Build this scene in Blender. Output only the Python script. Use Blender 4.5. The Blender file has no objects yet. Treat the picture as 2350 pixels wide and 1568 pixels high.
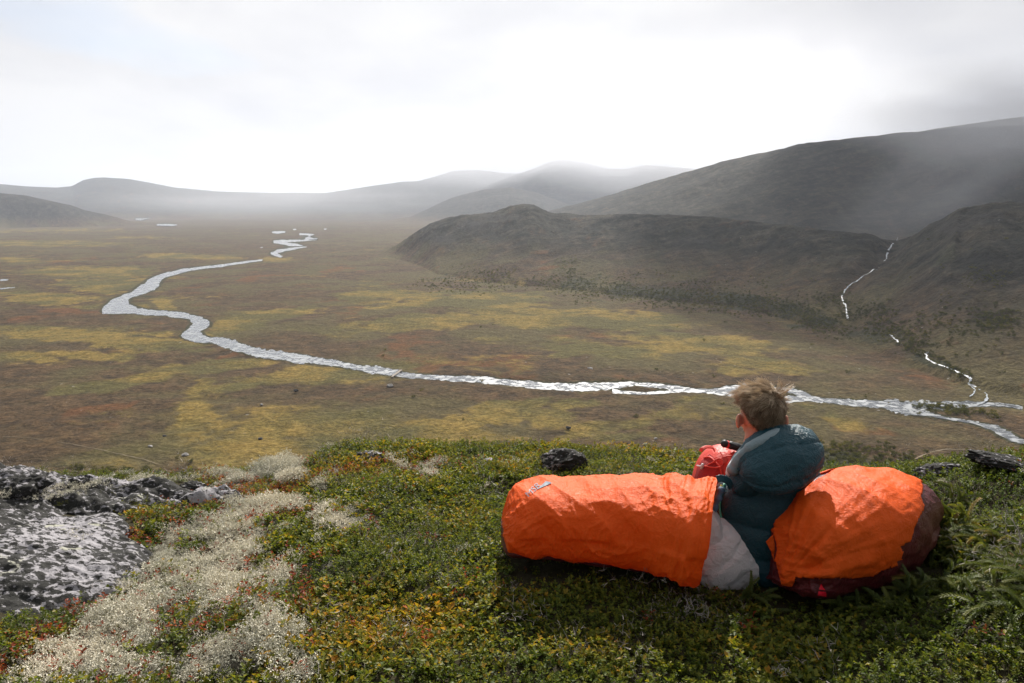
import bpy, bmesh, math, random
import numpy as np
from mathutils import Vector, Matrix, noise as mnoise

rng = np.random.default_rng(7)
random.seed(7)
SC = bpy.context.scene
COL = SC.collection

# ------------------------------------------------------------------ camera
# photo coordinates used below are those of a 2350 x 1568 view of the photograph
PW, PH = 2350.0, 1568.0
LENS = 25.0
FP = LENS / 36.0 * PW
HORIZON = 470.0
TILT = math.atan((PH / 2 - HORIZON) / FP)
CAMZ = 1.36
cam_d = bpy.data.cameras.new('camera')
cam_d.lens = LENS
cam_d.sensor_width = 36.0
cam_d.clip_start = 0.05
cam_d.clip_end = 120000.0
cam = bpy.data.objects.new('camera', cam_d)
COL.objects.link(cam)
cam.location = (0, 0, CAMZ)
cam.rotation_euler = (math.pi / 2 - TILT, 0, 0)
SC.camera = cam

# ------------------------------------------------------------------ light
SUN_EL = math.radians(40.0)
SUN_AZ = math.radians(8.0)          # clockwise from the viewing direction (+Y)
sun_vec = Vector((math.sin(SUN_AZ) * math.cos(SUN_EL), math.cos(SUN_AZ) * math.cos(SUN_EL), math.sin(SUN_EL)))
sd = bpy.data.lights.new('sun', 'SUN')
sd.energy = 5.0
sd.angle = math.radians(0.6)
sd.color = (1.0, 0.94, 0.86)
sun = bpy.data.objects.new('sun', sd)
COL.objects.link(sun)
sun.location = (0, 0, 50)
sun.rotation_euler = (-sun_vec).to_track_quat('-Z', 'Y').to_euler()

world = bpy.data.worlds.new('World')
SC.world = world
world.use_nodes = True
WT = world.node_tree
WT.nodes.clear()


class NT:
    """small helper for writing node trees"""
    def __init__(self, tree):
        self.t = tree

    def n(self, kind, **kw):
        nd = self.t.nodes.new(kind)
        for k, v in kw.items():
            if k == 'inp':
                for kk, vv in v.items():
                    if isinstance(vv, bpy.types.NodeSocket):
                        self.t.links.new(vv, nd.inputs[kk])
                    else:
                        nd.inputs[kk].default_value = vv
            else:
                setattr(nd, k, v)
        return nd

    def math(self, op, a, b=0.0, c=0.0, clamp=False):
        nd = self.t.nodes.new('ShaderNodeMath')
        nd.operation = op
        nd.use_clamp = clamp
        for i, v in enumerate((a, b, c)):
            if isinstance(v, bpy.types.NodeSocket):
                self.t.links.new(v, nd.inputs[i])
            else:
                nd.inputs[i].default_value = v
        return nd.outputs[0]

    def mix(self, f, a, b, blend='MIX'):
        nd = self.t.nodes.new('ShaderNodeMix')
        nd.data_type = 'RGBA'
        nd.blend_type = blend
        for i, v in ((0, f), (6, a), (7, b)):
            if isinstance(v, bpy.types.NodeSocket):
                self.t.links.new(v, nd.inputs[i])
            elif i == 0:
                nd.inputs[0].default_value = v
            else:
                nd.inputs[i].default_value = (v[0], v[1], v[2], 1.0)
        return nd.outputs[2]

    def ramp(self, f, lo, hi, a=0.0, b=1.0, smooth=True):
        nd = self.t.nodes.new('ShaderNodeMapRange')
        nd.interpolation_type = 'SMOOTHSTEP' if smooth else 'LINEAR'
        for i, v in enumerate((f, lo, hi, a, b)):
            if isinstance(v, bpy.types.NodeSocket):
                self.t.links.new(v, nd.inputs[i])
            else:
                nd.inputs[i].default_value = v
        return nd.outputs[0]

    def noise(self, vec, scale, detail=4.0, rough=0.5, dist=0.0):
        nd = self.n('ShaderNodeTexNoise')
        if vec is not None:
            self.t.links.new(vec, nd.inputs['Vector'])
        nd.inputs['Scale'].default_value = scale
        nd.inputs['Detail'].default_value = detail
        nd.inputs['Roughness'].default_value = rough
        nd.inputs['Distortion'].default_value = dist
        return nd.outputs[0]

    def scalev(self, vec, s):
        nd = self.n('ShaderNodeMapping')
        self.t.links.new(vec, nd.inputs[0])
        nd.inputs['Scale'].default_value = s
        return nd.outputs[0]


SKY_OFF = (5.7, -5.3, 0.5)


def build_world():
    w = NT(WT)
    sky = w.n('ShaderNodeTexSky', sky_type='NISHITA')
    sky.sun_disc = False
    sky.sun_elevation = SUN_EL
    sky.sun_rotation = SUN_AZ
    sky.altitude = 900
    tc = w.n('ShaderNodeTexCoord')
    d = tc.outputs['Generated']
    sep = w.n('ShaderNodeSeparateXYZ', inp={0: d})
    zc = w.math('MAXIMUM', sep.outputs[2], 0.0)
    # directions projected on a cloud deck overhead
    inv = w.math('DIVIDE', 1.0, w.math('ADD', zc, 0.22))
    vm = w.n('ShaderNodeVectorMath', operation='SCALE', inp={0: d, 3: inv})
    p = w.n('ShaderNodeVectorMath', operation='ADD', inp={0: vm.outputs[0], 1: SKY_OFF}).outputs[0]
    n1 = w.noise(w.scalev(p, (1.0, 0.8, 1.6)), 0.75, 5.0, 0.5, 0.15)
    n2 = w.noise(w.scalev(p, (1.0, 0.7, 2.2)), 2.0, 6.0, 0.55, 0.3)
    nmix = w.math('ADD', w.math('MULTIPLY', n1, 0.76), w.math('MULTIPLY', n2, 0.24))
    dot = w.n('ShaderNodeVectorMath', operation='DOT_PRODUCT', inp={0: d, 1: tuple(sun_vec)}).outputs['Value']
    # thin cloud scatters forward: bright round the sun, greyer away from it
    fwd = w.ramp(dot, -0.3, 0.97, 0.30, 0.98)
    shade = w.ramp(nmix, 0.38, 0.62, 0.84, 1.06)
    lum = w.math('MULTIPLY', fwd, shade)
    ccol = w.mix(w.ramp(nmix, 0.36, 0.6), (0.97, 0.965, 1.0), (1.0, 0.985, 0.97))
    cl = w.n('ShaderNodeVectorMath', operation='SCALE', inp={0: ccol, 3: w.math('MULTIPLY', lum, 0.60)}).outputs[0]
    sk = w.n('ShaderNodeVectorMath', operation='SCALE', inp={0: sky.outputs[0], 3: 0.085}).outputs[0]
    # cover: nearly closed, with thinner cloud away from the sun
    n3 = w.noise(w.scalev(p, (0.8, 0.8, 1.0)), 0.9, 4.0, 0.5, 0.2)
    cover = w.math('ADD', w.ramp(n3, 0.28, 0.5, 0.45, 1.0), w.math('ADD', w.ramp(dot, 0.6, 0.95, 0.0, 0.45), w.ramp(zc, 0.06, 0.2, 0.6, 0.0)), clamp=True)
    col = w.mix(cover, sk, cl)
    bg = w.n('ShaderNodeBackground', inp={0: col, 1: 1.0})
    out = w.n('ShaderNodeOutputWorld')
    WT.links.new(bg.outputs[0], out.inputs[0])


build_world()
SC.view_settings.view_transform = 'Standard'
SC.view_settings.look = 'None'
SC.view_settings.exposure = 0.66
SC.view_settings.gamma = 1.0
SC.view_settings.use_curve_mapping = False
SC.render.engine = 'CYCLES'
SC.cycles.max_bounces = 8
SC.cycles.volume_bounces = 1
SC.cycles.transparent_max_bounces = 16
SC.cycles.use_denoising = True
SC.cycles.caustics_reflective = False
SC.cycles.caustics_refractive = False


# ------------------------------------------------------------------ pixel <-> world
CT, ST = math.cos(TILT), math.sin(TILT)


def pdir(px, py):
    u = (np.asarray(px, float) - PW / 2) / FP
    v = (PH / 2 - np.asarray(py, float)) / FP
    x = u
    y = CT + v * ST
    z = -ST + v * CT
    return x, y, z


def at_z(px, py, z):
    x, y, zz = pdir(px, py)
    t = (z - CAMZ) / zz
    return x * t, y * t


def at_dist(px, py, D):
    """point at horizontal distance D along the pixel's ray"""
    x, y, z = pdir(px, py)
    h = np.hypot(x, y)
    return x / h * D, y / h * D, CAMZ + z / h * D


def azel(px, py):
    x, y, z = pdir(px, py)
    return np.arctan2(x, y), z / np.hypot(x, y)


def project(x, y, z):
    """world -> photo coordinates"""
    zz = z - CAMZ
    d = y * CT - zz * ST
    v = y * ST + zz * CT
    d = np.where(d > 1e-3, d, 1e-3)
    return PW / 2 + FP * x / d, PH / 2 - FP * v / d


# ------------------------------------------------------------------ noise
def _hash(ix, iy, seed):
    h = (ix.astype(np.int64) * 374761393 + iy.astype(np.int64) * 668265263 + seed * 974634777) & 0xFFFFFFFF
    h = ((h ^ (h >> 13)) * 1274126177) & 0xFFFFFFFF
    return ((h ^ (h >> 16)) & 0xFFFF) / 65535.0


def vnoise(x, y, seed=0):
    x = np.asarray(x, float)
    y = np.asarray(y, float)
    ix = np.floor(x)
    iy = np.floor(y)
    fx = x - ix
    fy = y - iy
    ux = fx * fx * fx * (fx * (fx * 6 - 15) + 10)
    uy = fy * fy * fy * (fy * (fy * 6 - 15) + 10)
    a = _hash(ix, iy, seed)
    b = _hash(ix + 1, iy, seed)
    c = _hash(ix, iy + 1, seed)
    d = _hash(ix + 1, iy + 1, seed)
    return (a + (b - a) * ux) * (1 - uy) + (c + (d - c) * ux) * uy


def fbm(x, y, octv=4, seed=0, gain=0.5, lac=2.03):
    s = 0.0
    a = 1.0
    tot = 0.0
    for i in range(octv):
        s = s + a * (vnoise(x, y, seed + i * 17) - 0.5)
        tot += a
        a *= gain
        x = x * lac + 13.7
        y = y * lac + 7.3
    return s / tot * 2.0          # about -1..1


def sstep(a, b, x):
    t = np.clip((x - a) / (b - a), 0, 1)
    return t * t * (3 - 2 * t)


# ------------------------------------------------------------------ object helpers
def tag(o, label=None, cat=None, group=None, kind=None):
    if label:
        o['label'] = label
    if cat:
        o['category'] = cat
    if group:
        o['group'] = group
    if kind:
        o['kind'] = kind
    return o


def mesh_obj(name, verts, faces, mat=None, parent=None, smooth=False):
    me = bpy.data.meshes.new(name)
    me.from_pydata([tuple(v) for v in verts], [], [tuple(f) for f in faces])
    if mat:
        me.materials.append(mat)
    if smooth:
        me.polygons.foreach_set('use_smooth', [True] * len(me.polygons))
    me.update()
    o = bpy.data.objects.new(name, me)
    COL.objects.link(o)
    if parent:
        o.parent = parent
    return o


def fast_mesh(name, V, F, mat=None, smooth=True):
    """numpy vertices and equal-sized faces"""
    V = np.asarray(V, np.float32)
    F = np.asarray(F, np.int32)
    k = F.shape[1]
    me = bpy.data.meshes.new(name)
    me.vertices.add(len(V))
    me.vertices.foreach_set('co', V.ravel())
    me.loops.add(F.size)
    me.loops.foreach_set('vertex_index', F.ravel())
    me.polygons.add(len(F))
    me.polygons.foreach_set('loop_start', np.arange(0, F.size, k, dtype=np.int32))
    me.polygons.foreach_set('loop_total', np.full(len(F), k, np.int32))
    if smooth:
        me.polygons.foreach_set('use_smooth', np.ones(len(F), bool))
    if mat:
        me.materials.append(mat)
    me.update(calc_edges=True)
    return me


def link_mesh(name, me, parent=None):
    o = bpy.data.objects.new(name, me)
    COL.objects.link(o)
    if parent:
        o.parent = parent
    return o


def empty(name, loc=(0, 0, 0)):
    o = bpy.data.objects.new(name, None)
    o.location = loc
    o.empty_display_size = 0.1
    COL.objects.link(o)
    return o


def new_mat(name):
    m = bpy.data.materials.new(name)
    m.use_nodes = True
    m.node_tree.nodes.clear()
    w = NT(m.node_tree)
    out = w.n('ShaderNodeOutputMaterial')
    return m, w, out


def pbsdf(w, out, col, rough=0.8, normal=None, spec=0.3, **kw):
    b = w.n('ShaderNodeBsdfPrincipled')
    for k, v in (('Base Color', col), ('Roughness', rough), ('Specular IOR Level', spec), ('Normal', normal)) + tuple(kw.items()):
        if v is None:
            continue
        if isinstance(v, bpy.types.NodeSocket):
            w.t.links.new(v, b.inputs[k])
        elif k in ('Base Color', 'Sheen Tint'):
            b.inputs[k].default_value = (v[0], v[1], v[2], 1)
        else:
            b.inputs[k].default_value = v
    w.t.links.new(b.outputs[0], out.inputs[0])
    return b


def bump(w, height, strength=0.5, dist=0.1, normal=None):
    nd = w.n('ShaderNodeBump')
    nd.inputs['Strength'].default_value = strength
    nd.inputs['Distance'].default_value = dist
    w.t.links.new(height, nd.inputs['Height'])
    if normal is not None:
        w.t.links.new(normal, nd.inputs['Normal'])
    return nd.outputs[0]


def simple_mat(name, col, rough=0.7, spec=0.3, var=0.15, scale=40.0, bmp=0.0):
    m, w, out = new_mat(name)
    tc = w.n('ShaderNodeTexCoord').outputs['Object']
    n = w.noise(tc, scale, 4)
    c = w.mix(n, tuple(x * (1 - var) for x in col), tuple(min(1, x * (1 + var)) for x in col))
    nm = bump(w, n, bmp, 0.01) if bmp else None
    pbsdf(w, out, c, rough, nm, spec)
    return m
# ------------------------------------------------------------------ terrain height
ZF = -150.0                      # valley floor
HC = CAMZ - ZF


def floor_dist(px, py):
    a, e = azel(px, py)
    return HC / np.maximum(-e, 1e-4)


class Hill:
    """ridge: a crest line (photo x, photo y, distance) rising from a foot line"""
    def __init__(self, crest, foot, p=1.4, back=0.25, seed=1, rough=0.05, backmin=ZF):
        c = np.array(crest, float)
        az, el = azel(c[:, 0], c[:, 1])
        self.az = az
        self.D = c[:, 2]
        self.z = np.maximum(CAMZ + el * c[:, 2], ZF - 2)
        if isinstance(foot, (int, float)):
            self.faz = az
            self.fD = np.full(len(az), float(foot))
        else:
            f = np.array(foot, float)
            if f.shape[1] == 2:
                fa, fe = azel(f[:, 0], f[:, 1])
                self.fD = HC / np.maximum(-fe, 1e-4)
            else:
                fa, fe = azel(f[:, 0], f[:, 1])
                self.fD = f[:, 2]
            self.faz = fa
        self.p, self.back, self.seed, self.rough = p, back, seed, rough
        self.backmin = backmin

    def h(self, az, D):
        zc = np.interp(az, self.az, self.z)
        Dc = np.interp(az, self.az, self.D)
        Df = np.interp(az, self.faz, self.fD)
        Df = np.minimum(Df, Dc * 0.95)
        t = np.clip((D - Df) / (Dc - Df), 0, 1)
        # gentle at the foot, steep higher up, rounded at the crest
        s = t ** self.p
        s = s * (1 - 0.12 * t ** 8) / 0.88
        s = np.minimum(s, 1.0)
        up = ZF - 1 + (zc - ZF + 1) * s
        dn = np.maximum(zc - self.back * np.maximum(D - Dc, 0), self.backmin)
        dn = np.minimum(dn, zc)
        h = np.where(D <= Dc, up, dn)
        # a ridge ends where its line ends
        wide = math.radians(48)
        tl = 0.6 if self.az[0] < -wide else 0.05
        tr = 0.6 if self.az[-1] > wide else 0.05
        out = np.maximum(self.az[0] - az, 0) / tl + np.maximum(az - self.az[-1], 0) / tr
        h = h - (h - ZF + 40) * sstep(0.0, 1.0, out)
        h = h - 60 * (1 - sstep(0.0, 0.10, t))
        return h, t


HILLS = {
    'massif': Hill([(900, 530, 4700), (1000, 528, 4600), (1120, 508, 4400), (1255, 486, 4200), (1360, 458, 4000), (1500, 416, 3800), (1650, 373, 3600),
                    (1830, 331, 3400), (1900, 323, 3350), (2000, 312, 3300), (2200, 293, 3200), (2350, 287, 3200), (2600, 270, 3200), (3200, 300, 3300)],
                   2150.0, 1.15, 0.2, 3, 0.045),
    'escarp': Hill([(780, 610, 2450), (850, 600, 2400), (885, 576, 2330), (910, 563, 2290), (945, 540, 2230), (985, 514, 2170), (1020, 503, 2130), (1060, 494, 2090), (1130, 487, 2040),
                    (1150, 480, 2025), (1175, 472, 2005), (1200, 468, 1985), (1225, 471, 1965), (1245, 480, 1950), (1270, 489, 1930), (1340, 493, 1880), (1450, 491, 1800),
                    (1550, 493, 1720), (1650, 500, 1640), (1750, 512, 1560), (1850, 522, 1440), (1950, 533, 1400), (2020, 545, 1370), (2060, 548, 1350),
                    (2110, 530, 1300), (2150, 509, 1260), (2200, 481, 1240), (2280, 465, 1220), (2350, 463, 1220), (2500, 450, 1220), (3200, 430, 1220)],
                   [(780, 592), (870, 585), (930, 600), (1000, 630), (1100, 652), (1200, 663), (1330, 678), (1500, 692), (1700, 712), (1900, 770),
                    (2050, 850), (2200, 905), (2350, 940), (3200, 1000)],
                   1.35, 0.06, 5, 0.05),
    'left': Hill([(-900, 390, 6300), (-300, 415, 6400), (0, 443, 6500), (60, 449, 6500), (130, 462, 6500), (220, 487, 6600), (310, 508, 6700), (380, 516, 6800)],
                 [(-900, 522), (0, 521), (150, 518), (320, 510), (380, 505)], 1.0, 0.2, 7, 0.03),
    'farleft': Hill([(-900, 410, 14000), (-300, 425, 14000), (0, 423, 14000), (60, 428, 14000), (130, 431, 14000), (165, 428, 14000), (190, 414, 14000), (215, 408, 14000), (240, 407, 14000), (300, 412, 14000),
                     (345, 420, 14000), (400, 431, 14000), (500, 440, 14000), (620, 443, 14000), (760, 443, 14000), (900, 455, 14000), (1000, 470, 14000), (1100, 500, 14000)],
                    9000.0, 1.1, 0.15, 11, 0.02),
    'central': Hill([(600, 480, 12500), (700, 452, 12500), (760, 441, 12500), (860, 426, 12500), (920, 418, 12500), (960, 416, 12500), (1000, 405, 12500), (1040, 393, 12500),
                     (1100, 391, 12500), (1160, 398, 12500), (1240, 400, 12500), (1500, 440, 12500), (1800, 460, 12500)],
                    8200.0, 1.15, 0.2, 13, 0.03),
    'peak': Hill([(1020, 470, 9500), (1130, 422, 9500), (1180, 402, 9500), (1230, 385, 9500), (1260, 372, 9500), (1290, 367, 9500), (1340, 374, 9500), (1390, 387, 9500), (1440, 388, 9500),
                  (1480, 378, 9500), (1560, 385, 9500), (1800, 400, 9500), (2100, 430, 9500)],
                 6500.0, 1.15, 0.2, 17, 0.035),
    'low': Hill([(940, 498, 7000), (980, 480, 7000), (1030, 456, 7000), (1060, 447, 7000), (1110, 436, 7000), (1170, 430, 7000), (1230, 442, 7000), (1300, 467, 7000), (1370, 490, 7000), (1500, 500, 7000)],
                5600.0, 1.0, 0.25, 19, 0.04),
    'highright': Hill([(1800, 400, 5600), (2050, 315, 5600), (2150, 297, 5600), (2250, 286, 5600), (2350, 270, 5600), (2600, 235, 5600), (3200, 200, 5600)],
                      3600.0, 1.0, 0.2, 23, 0.03),
}

# edge of the knoll the camera stands on: photo x, photo y, distance
EDGE = np.array([(-900, 1130, 4.6), (-200, 1118, 4.7), (0, 1112, 4.75), (150, 1116, 4.8), (350, 1122, 4.8), (450, 1116, 4.8), (540, 1112, 4.75), (640, 1102, 4.7), (700, 1093, 4.65),
                 (750, 1064, 4.6), (800, 1050, 4.6), (880, 1046, 4.65), (970, 1044, 4.7), (1100, 1052, 4.75), (1240, 1056, 4.8), (1500, 1066, 4.7),
                 (1600, 1078, 4.6), (1900, 1104, 4.4), (2060, 1106, 4.35), (2150, 1094, 4.4), (2250, 1080, 4.5), (2350, 1068, 4.6), (2700, 1050, 4.7), (3300, 1040, 4.8)])
_ea, _ee = azel(EDGE[:, 0], EDGE[:, 1])
_er = EDGE[:, 2] * 0.85
_ez = CAMZ + _ee * _er


def near_h(x, y):
    r = np.hypot(x, y)
    az = np.arctan2(x, y)
    re = np.interp(az, _ea, _er)
    ze = np.interp(az, _ea, _ez)
    t = np.clip((r - 1.0) / (re - 1.0), 0, 1)
    z = ze * t ** 1.15
    # shallow hollow left (bare rock) and a bulge right (juniper)
    z = z + 0.09 * np.exp(-((x - 1.65) ** 2 / 0.36 + (y - 1.9) ** 2 / 0.45))
    z = z + (0.05 * fbm(x * 1.1, y * 1.1, 3, 31) + 0.035 * fbm(x * 3.2, y * 3.2, 3, 37)) * sstep(0.3, 1.0, r) * (1 - 0.7 * sstep(0.9, 1.0, t))
    # flatten where the bag lies
    b = np.exp(-(((x - 0.82) / 1.0) ** 4 + ((y - 2.55) / 0.36) ** 4))
    z = z * (1 - b) + b * BAGZ
    over = np.maximum(r - re, 0.0)
    drop = 148.0 * (1 - np.exp(-np.maximum(over - 0.25, 0) / 150.0)) + 0.15 * np.minimum(over, 0.5) ** 2
    return z - drop * 1.12


BAGZ = -0.02
RAVINE = [(2080, 530), (2060, 545), (2040, 575), (2025, 612), (1985, 632), (1945, 660), (1930, 682), (1942, 705), (1945, 735)]


def terrain_h(x, y, detail=True):
    x = np.asarray(x, float)
    y = np.asarray(y, float)
    r = np.hypot(x, y)
    az = np.arctan2(x, y)
    base = np.full(x.shape, ZF)
    zz = base.copy()
    for k, H in HILLS.items():
        # ridge lines wander
        wob = fbm(x / 420.0, y / 420.0, 3, H.seed) * 0.035
        h, t = H.h(az, r * (1 + wob * (1 - 0.6 * sstep(0.85, 1.0, np.clip((r / np.interp(az, H.az, H.D)), 0, 1)))))
        if detail:
            amp = np.clip(h - ZF, 0, 400) * H.rough
            s = 260.0 if k in ('massif', 'escarp') else 700.0
            n = fbm(x / s, y / s, 5, H.seed + 3, 0.55)
            rid = 1 - np.abs(fbm(x / (s * 0.5), y / (s * 0.5), 4, H.seed + 9))
            damp = 1 - 0.75 * sstep(0.75, 1.0, t)
            if k in ('massif', 'escarp'):
                h = h + 5.0 * fbm(x / 60.0, y / 60.0, 4, H.seed + 31, 0.6) * sstep(5, 40, h - ZF) * (1 - 0.6 * sstep(0.9, 1.0, t))
            h = h + amp * (1.3 * n + 0.9 * (rid - 0.75)) * damp
            if k == 'escarp':
                # gullies run down the steep face
                g = fbm(az * 70.0 + 0.9 * fbm(x / 120.0, y / 120.0, 2, 71), r / 260.0, 4, 77, 0.6)
                h = h + np.clip(h - ZF, 0, 120) * 0.045 * g * damp * sstep(0.25, 0.6, t)
                crag = np.abs(fbm(x / 38.0, y / 38.0, 4, 79, 0.6))
                h = h + 9.0 * (crag - 0.2) * sstep(0.45, 0.75, t) * (1 - 0.5 * sstep(0.9, 1.0, t))
                # the stream cuts a ravine in it
                da = (az - np.interp(r, RAV_D, RAV_A)) * r
                inr = sstep(RAV_D[0] - 120, RAV_D[0], r) * (1 - sstep(RAV_D[-1], RAV_D[-1] + 150, r))
                h = h - 14 * np.exp(-(da / 26.0) ** 2) * inr
        # smooth maximum
        d = h - zz
        kk = np.clip(12.0 * np.clip(r / 1500.0, 0.3, 6), 3, 60)
        m = np.clip(0.5 + 0.5 * d / kk, 0, 1)
        zz = zz * (1 - m) + h * m + kk * m * (1 - m) * 0.5
    # foot of the knoll
    near = near_h(x, y)
    zz = np.where(r < 700, np.maximum(zz, near), zz)
    zz = np.where(r < 60, near, zz)
    return zz


_ra, _re_ = azel(np.array([p[0] for p in RAVINE], float), np.array([p[1] for p in RAVINE], float))
RAV_D = np.array([1360, 1340, 1290, 1210, 1160, 1100, 1060, 1010, 950], float)[::-1]
RAV_A = _ra[::-1]


def hit(px, py, lo=250.0, hi=16000.0, detail=True):
    """where the ray through a photo point meets the terrain"""
    Ds = np.geomspace(lo, hi, 900)
    X, Y, Z = at_dist(px, py, Ds)
    T = terrain_h(X, Y, detail)
    b = np.nonzero(T >= Z)[0]
    i = b[0] if len(b) else len(Ds) - 1
    if i > 0:
        Ds = np.linspace(Ds[i - 1], Ds[i], 40)
        X, Y, Z = at_dist(px, py, Ds)
        T = terrain_h(X, Y, detail)
        b = np.nonzero(T >= Z)[0]
        i = b[0] if len(b) else len(Ds) - 1
    return float(X[i]), float(Y[i]), float(T[i])


# ------------------------------------------------------------------ river outline (bank pairs, photo coordinates)
S_ = PW / 2560.0


def crop(pairs, x0, y0, s):
    return [((a / s + x0) * S_, (b / s + y0) * S_, (c / s + x0) * S_, (d / s + y0) * S_) for a, b, c, d in pairs]


R_MAIN = crop([(1720, 650, 1720, 657), (1600, 662, 1600, 672), (1480, 680, 1480, 692), (1350, 694, 1350, 707), (1250, 705, 1255, 720), (1150, 720, 1160, 740),
               (1080, 740, 1095, 760), (1000, 763, 1045, 778), (960, 798, 1042, 830), (920, 833, 990, 857), (880, 860, 905, 884), (800, 885, 838, 902),
               (720, 910, 833, 930), (638, 955, 845, 952), (648, 994, 890, 968), (800, 1001, 960, 978), (950, 1005, 1080, 985), (1080, 1017, 1180, 1000),
               (1180, 1030, 1290, 1020), (1243, 1047, 1350, 1038), (1255, 1075, 1357, 1070), (1222, 1110, 1325, 1100), (1183, 1150, 1303, 1130), (1215, 1167, 1312, 1150),
               (1290, 1182, 1370, 1157), (1400, 1197, 1450, 1164), (1500, 1224, 1540, 1188), (1600, 1258, 1620, 1212), (1690, 1284, 1740, 1246)], 0, 400, 2.611)
R_MAIN += crop([(1660, 188, 1640, 135), (1750, 198, 1710, 152), (1850, 207, 1850, 175), (2000, 228, 1980, 192), (2150, 258, 2120, 220), (2300, 277, 2330, 245)], 0, 820, 2.35)
R_MAIN += crop([(280, 1284, 280, 1258), (500, 1306, 500, 1275), (700, 1317, 700, 1282), (880, 1332, 880, 1290), (1000, 1343, 1000, 1308), (1200, 1360, 1200, 1322),
                (1400, 1372, 1400, 1326), (1550, 1366, 1550, 1322), (1600, 1366, 1600, 1318), (1680, 1362, 1700, 1316), (1760, 1342, 1770, 1318), (1900, 1350, 1900, 1326), (2020, 1368, 2020, 1340), (2080, 1384, 2080, 1350)], 900, 450, 2.611)
R_MAIN += crop([(0, 541, 0, 515), (150, 551, 150, 528), (250, 559, 260, 520), (330, 569, 320, 503), (400, 585, 400, 500), (470, 590, 450, 500), (520, 570, 520, 500), (640, 530, 640, 509), (720, 542, 720, 518), (800, 564, 800, 530),
                (860, 582, 850, 543), (900, 606, 885, 570), (1000, 619, 960, 588), (1150, 636, 1100, 602), (1300, 651, 1280, 600), (1450, 667, 1450, 605),
                (1540, 692, 1580, 610), (1640, 690, 1650, 614), (1690, 655, 1700, 620), (1850, 661, 1850, 617), (2000, 646, 2000, 615), (2150, 640, 2150, 620), (2250, 648, 2250, 630), (2350, 672, 2350, 650), (2500, 700, 2500, 676)], 1700, 780, 2.7326)
R_BRAID = crop([(1640, 1385, 1640, 1362), (1700, 1392, 1700, 1376), (1800, 1398, 1800, 1382), (1900, 1398, 1900, 1384), (2000, 1392, 2000, 1376), (2080, 1384, 2080, 1366)], 900, 450, 2.611)
R_LOWER = crop([(440, 592, 440, 560), (560, 628, 520, 580), (700, 627, 690, 582), (760, 614, 800, 577), (850, 606, 850, 580), (900, 607, 900, 580)], 1700, 780, 2.7326)
R_SOUTH = crop([(1530, 689, 1600, 640), (1620, 700, 1660, 668), (1700, 708, 1720, 690), (1850, 737, 1850, 722), (2000, 760, 2000, 744), (2110, 795, 2140, 772), (2205, 845, 2240, 808), (2280, 884, 2300, 850), (2350, 893, 2350, 873), (2500, 920, 2500, 900)], 1700, 780, 2.7326)
R_MEANDER = crop([(1950, 480, 1950, 488), (2040, 484, 2040, 494), (2062, 488, 2030, 500), (2000, 500, 1985, 508), (2030, 508, 2010, 518), (2083, 516, 2078, 522), (2000, 519, 2010, 527), (1900, 523, 1900, 535),
                  (1785, 527, 1860, 540), (1782, 538, 1880, 541), (1840, 552, 1930, 545), (1870, 562, 1960, 556), (2010, 564, 2008, 569), (1860, 578, 1900, 585),
                  (1800, 588, 1840, 600), (1757, 605, 1800, 610), (1757, 613, 1805, 612), (1840, 638, 1850, 630)], 0, 400, 2.611)
R_PONDS = [crop([(1770, 470, 1770, 476), (1820, 465, 1820, 483), (1868, 466, 1868, 472)], 0, 400, 2.611),
           crop([(1905, 452, 1905, 458), (1925, 448, 1925, 461), (1942, 452, 1942, 458)], 0, 400, 2.611),
           crop([(1690, 567, 1690, 573), (1710, 566, 1710, 574), (1728, 568, 1728, 572)], 0, 400, 2.611),
           crop([(1018, 421, 1018, 427), (1090, 418, 1090, 431), (1160, 422, 1160, 428)], 0, 400, 2.611),
           crop([(-80, 782, -80, 795), (0, 777, 0, 790), (60, 779, 60, 786)], 0, 400, 2.611),
           crop([(-90, 834, -90, 846), (20, 834, 20, 843), (105, 829, 105, 835)], 0, 400, 2.611),
           crop([(2110, 451, 2110, 455), (2180, 443, 2180, 451), (2222, 436, 2222, 441)], 0, 400, 2.611),
           crop([(2235, 434, 2235, 438), (2260, 430, 2260, 437), (2288, 428, 2288, 433)], 0, 400, 2.611),
           crop([(880, 376, 880, 386), (905, 380, 905, 398), (990, 370, 990, 376)], 0, 400, 2.611)]


def densify(pairs, step=5.0):
    out = []
    for a, b in zip(pairs[:-1], pairs[1:]):
        a = np.array(a)
        b = np.array(b)
        n = max(1, int(np.hypot(*((a[:2] + a[2:]) / 2 - (b[:2] + b[2:]) / 2)) / step))
        for i in range(n):
            out.append(a + (b - a) * i / n)
    out.append(np.array(pairs[-1]))
    out = np.array(out)
    # soften the corners of the outline
    k = np.array([1, 2, 3, 2, 1]) / 9.0
    pad = np.vstack([out[:1], out[:1], out, out[-1:], out[-1:]])
    sm = sum(pad[i:i + len(out)] * k[i] for i in range(5))
    # ragged banks
    s = np.arange(len(out)) * 0.9
    dx = sm[:, 2:] - sm[:, :2]
    for j, sd_ in ((0, 3), (2, 9)):
        a = 1.1 * (vnoise(s, s * 0 + sd_, 5) - 0.5) + 1.3 * (vnoise(s * 0.23, s * 0 + sd_, 7) - 0.5)
        sgn = -1 if j == 0 else 1
        sm[:, j] += sgn * dx[:, 0] * 0.22 * a
        sm[:, j + 1] += sgn * dx[:, 1] * 0.22 * a
    return sm


WATERS = [densify(R_MAIN), densify(R_BRAID), densify(R_LOWER), densify(R_SOUTH), densify(R_MEANDER, 3)] + [densify(p, 4) for p in R_PONDS]

# mask of the water in photo space, to lower the river bed
MASK = np.zeros((int(PH) + 1, int(PW) + 1), np.float32)


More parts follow.
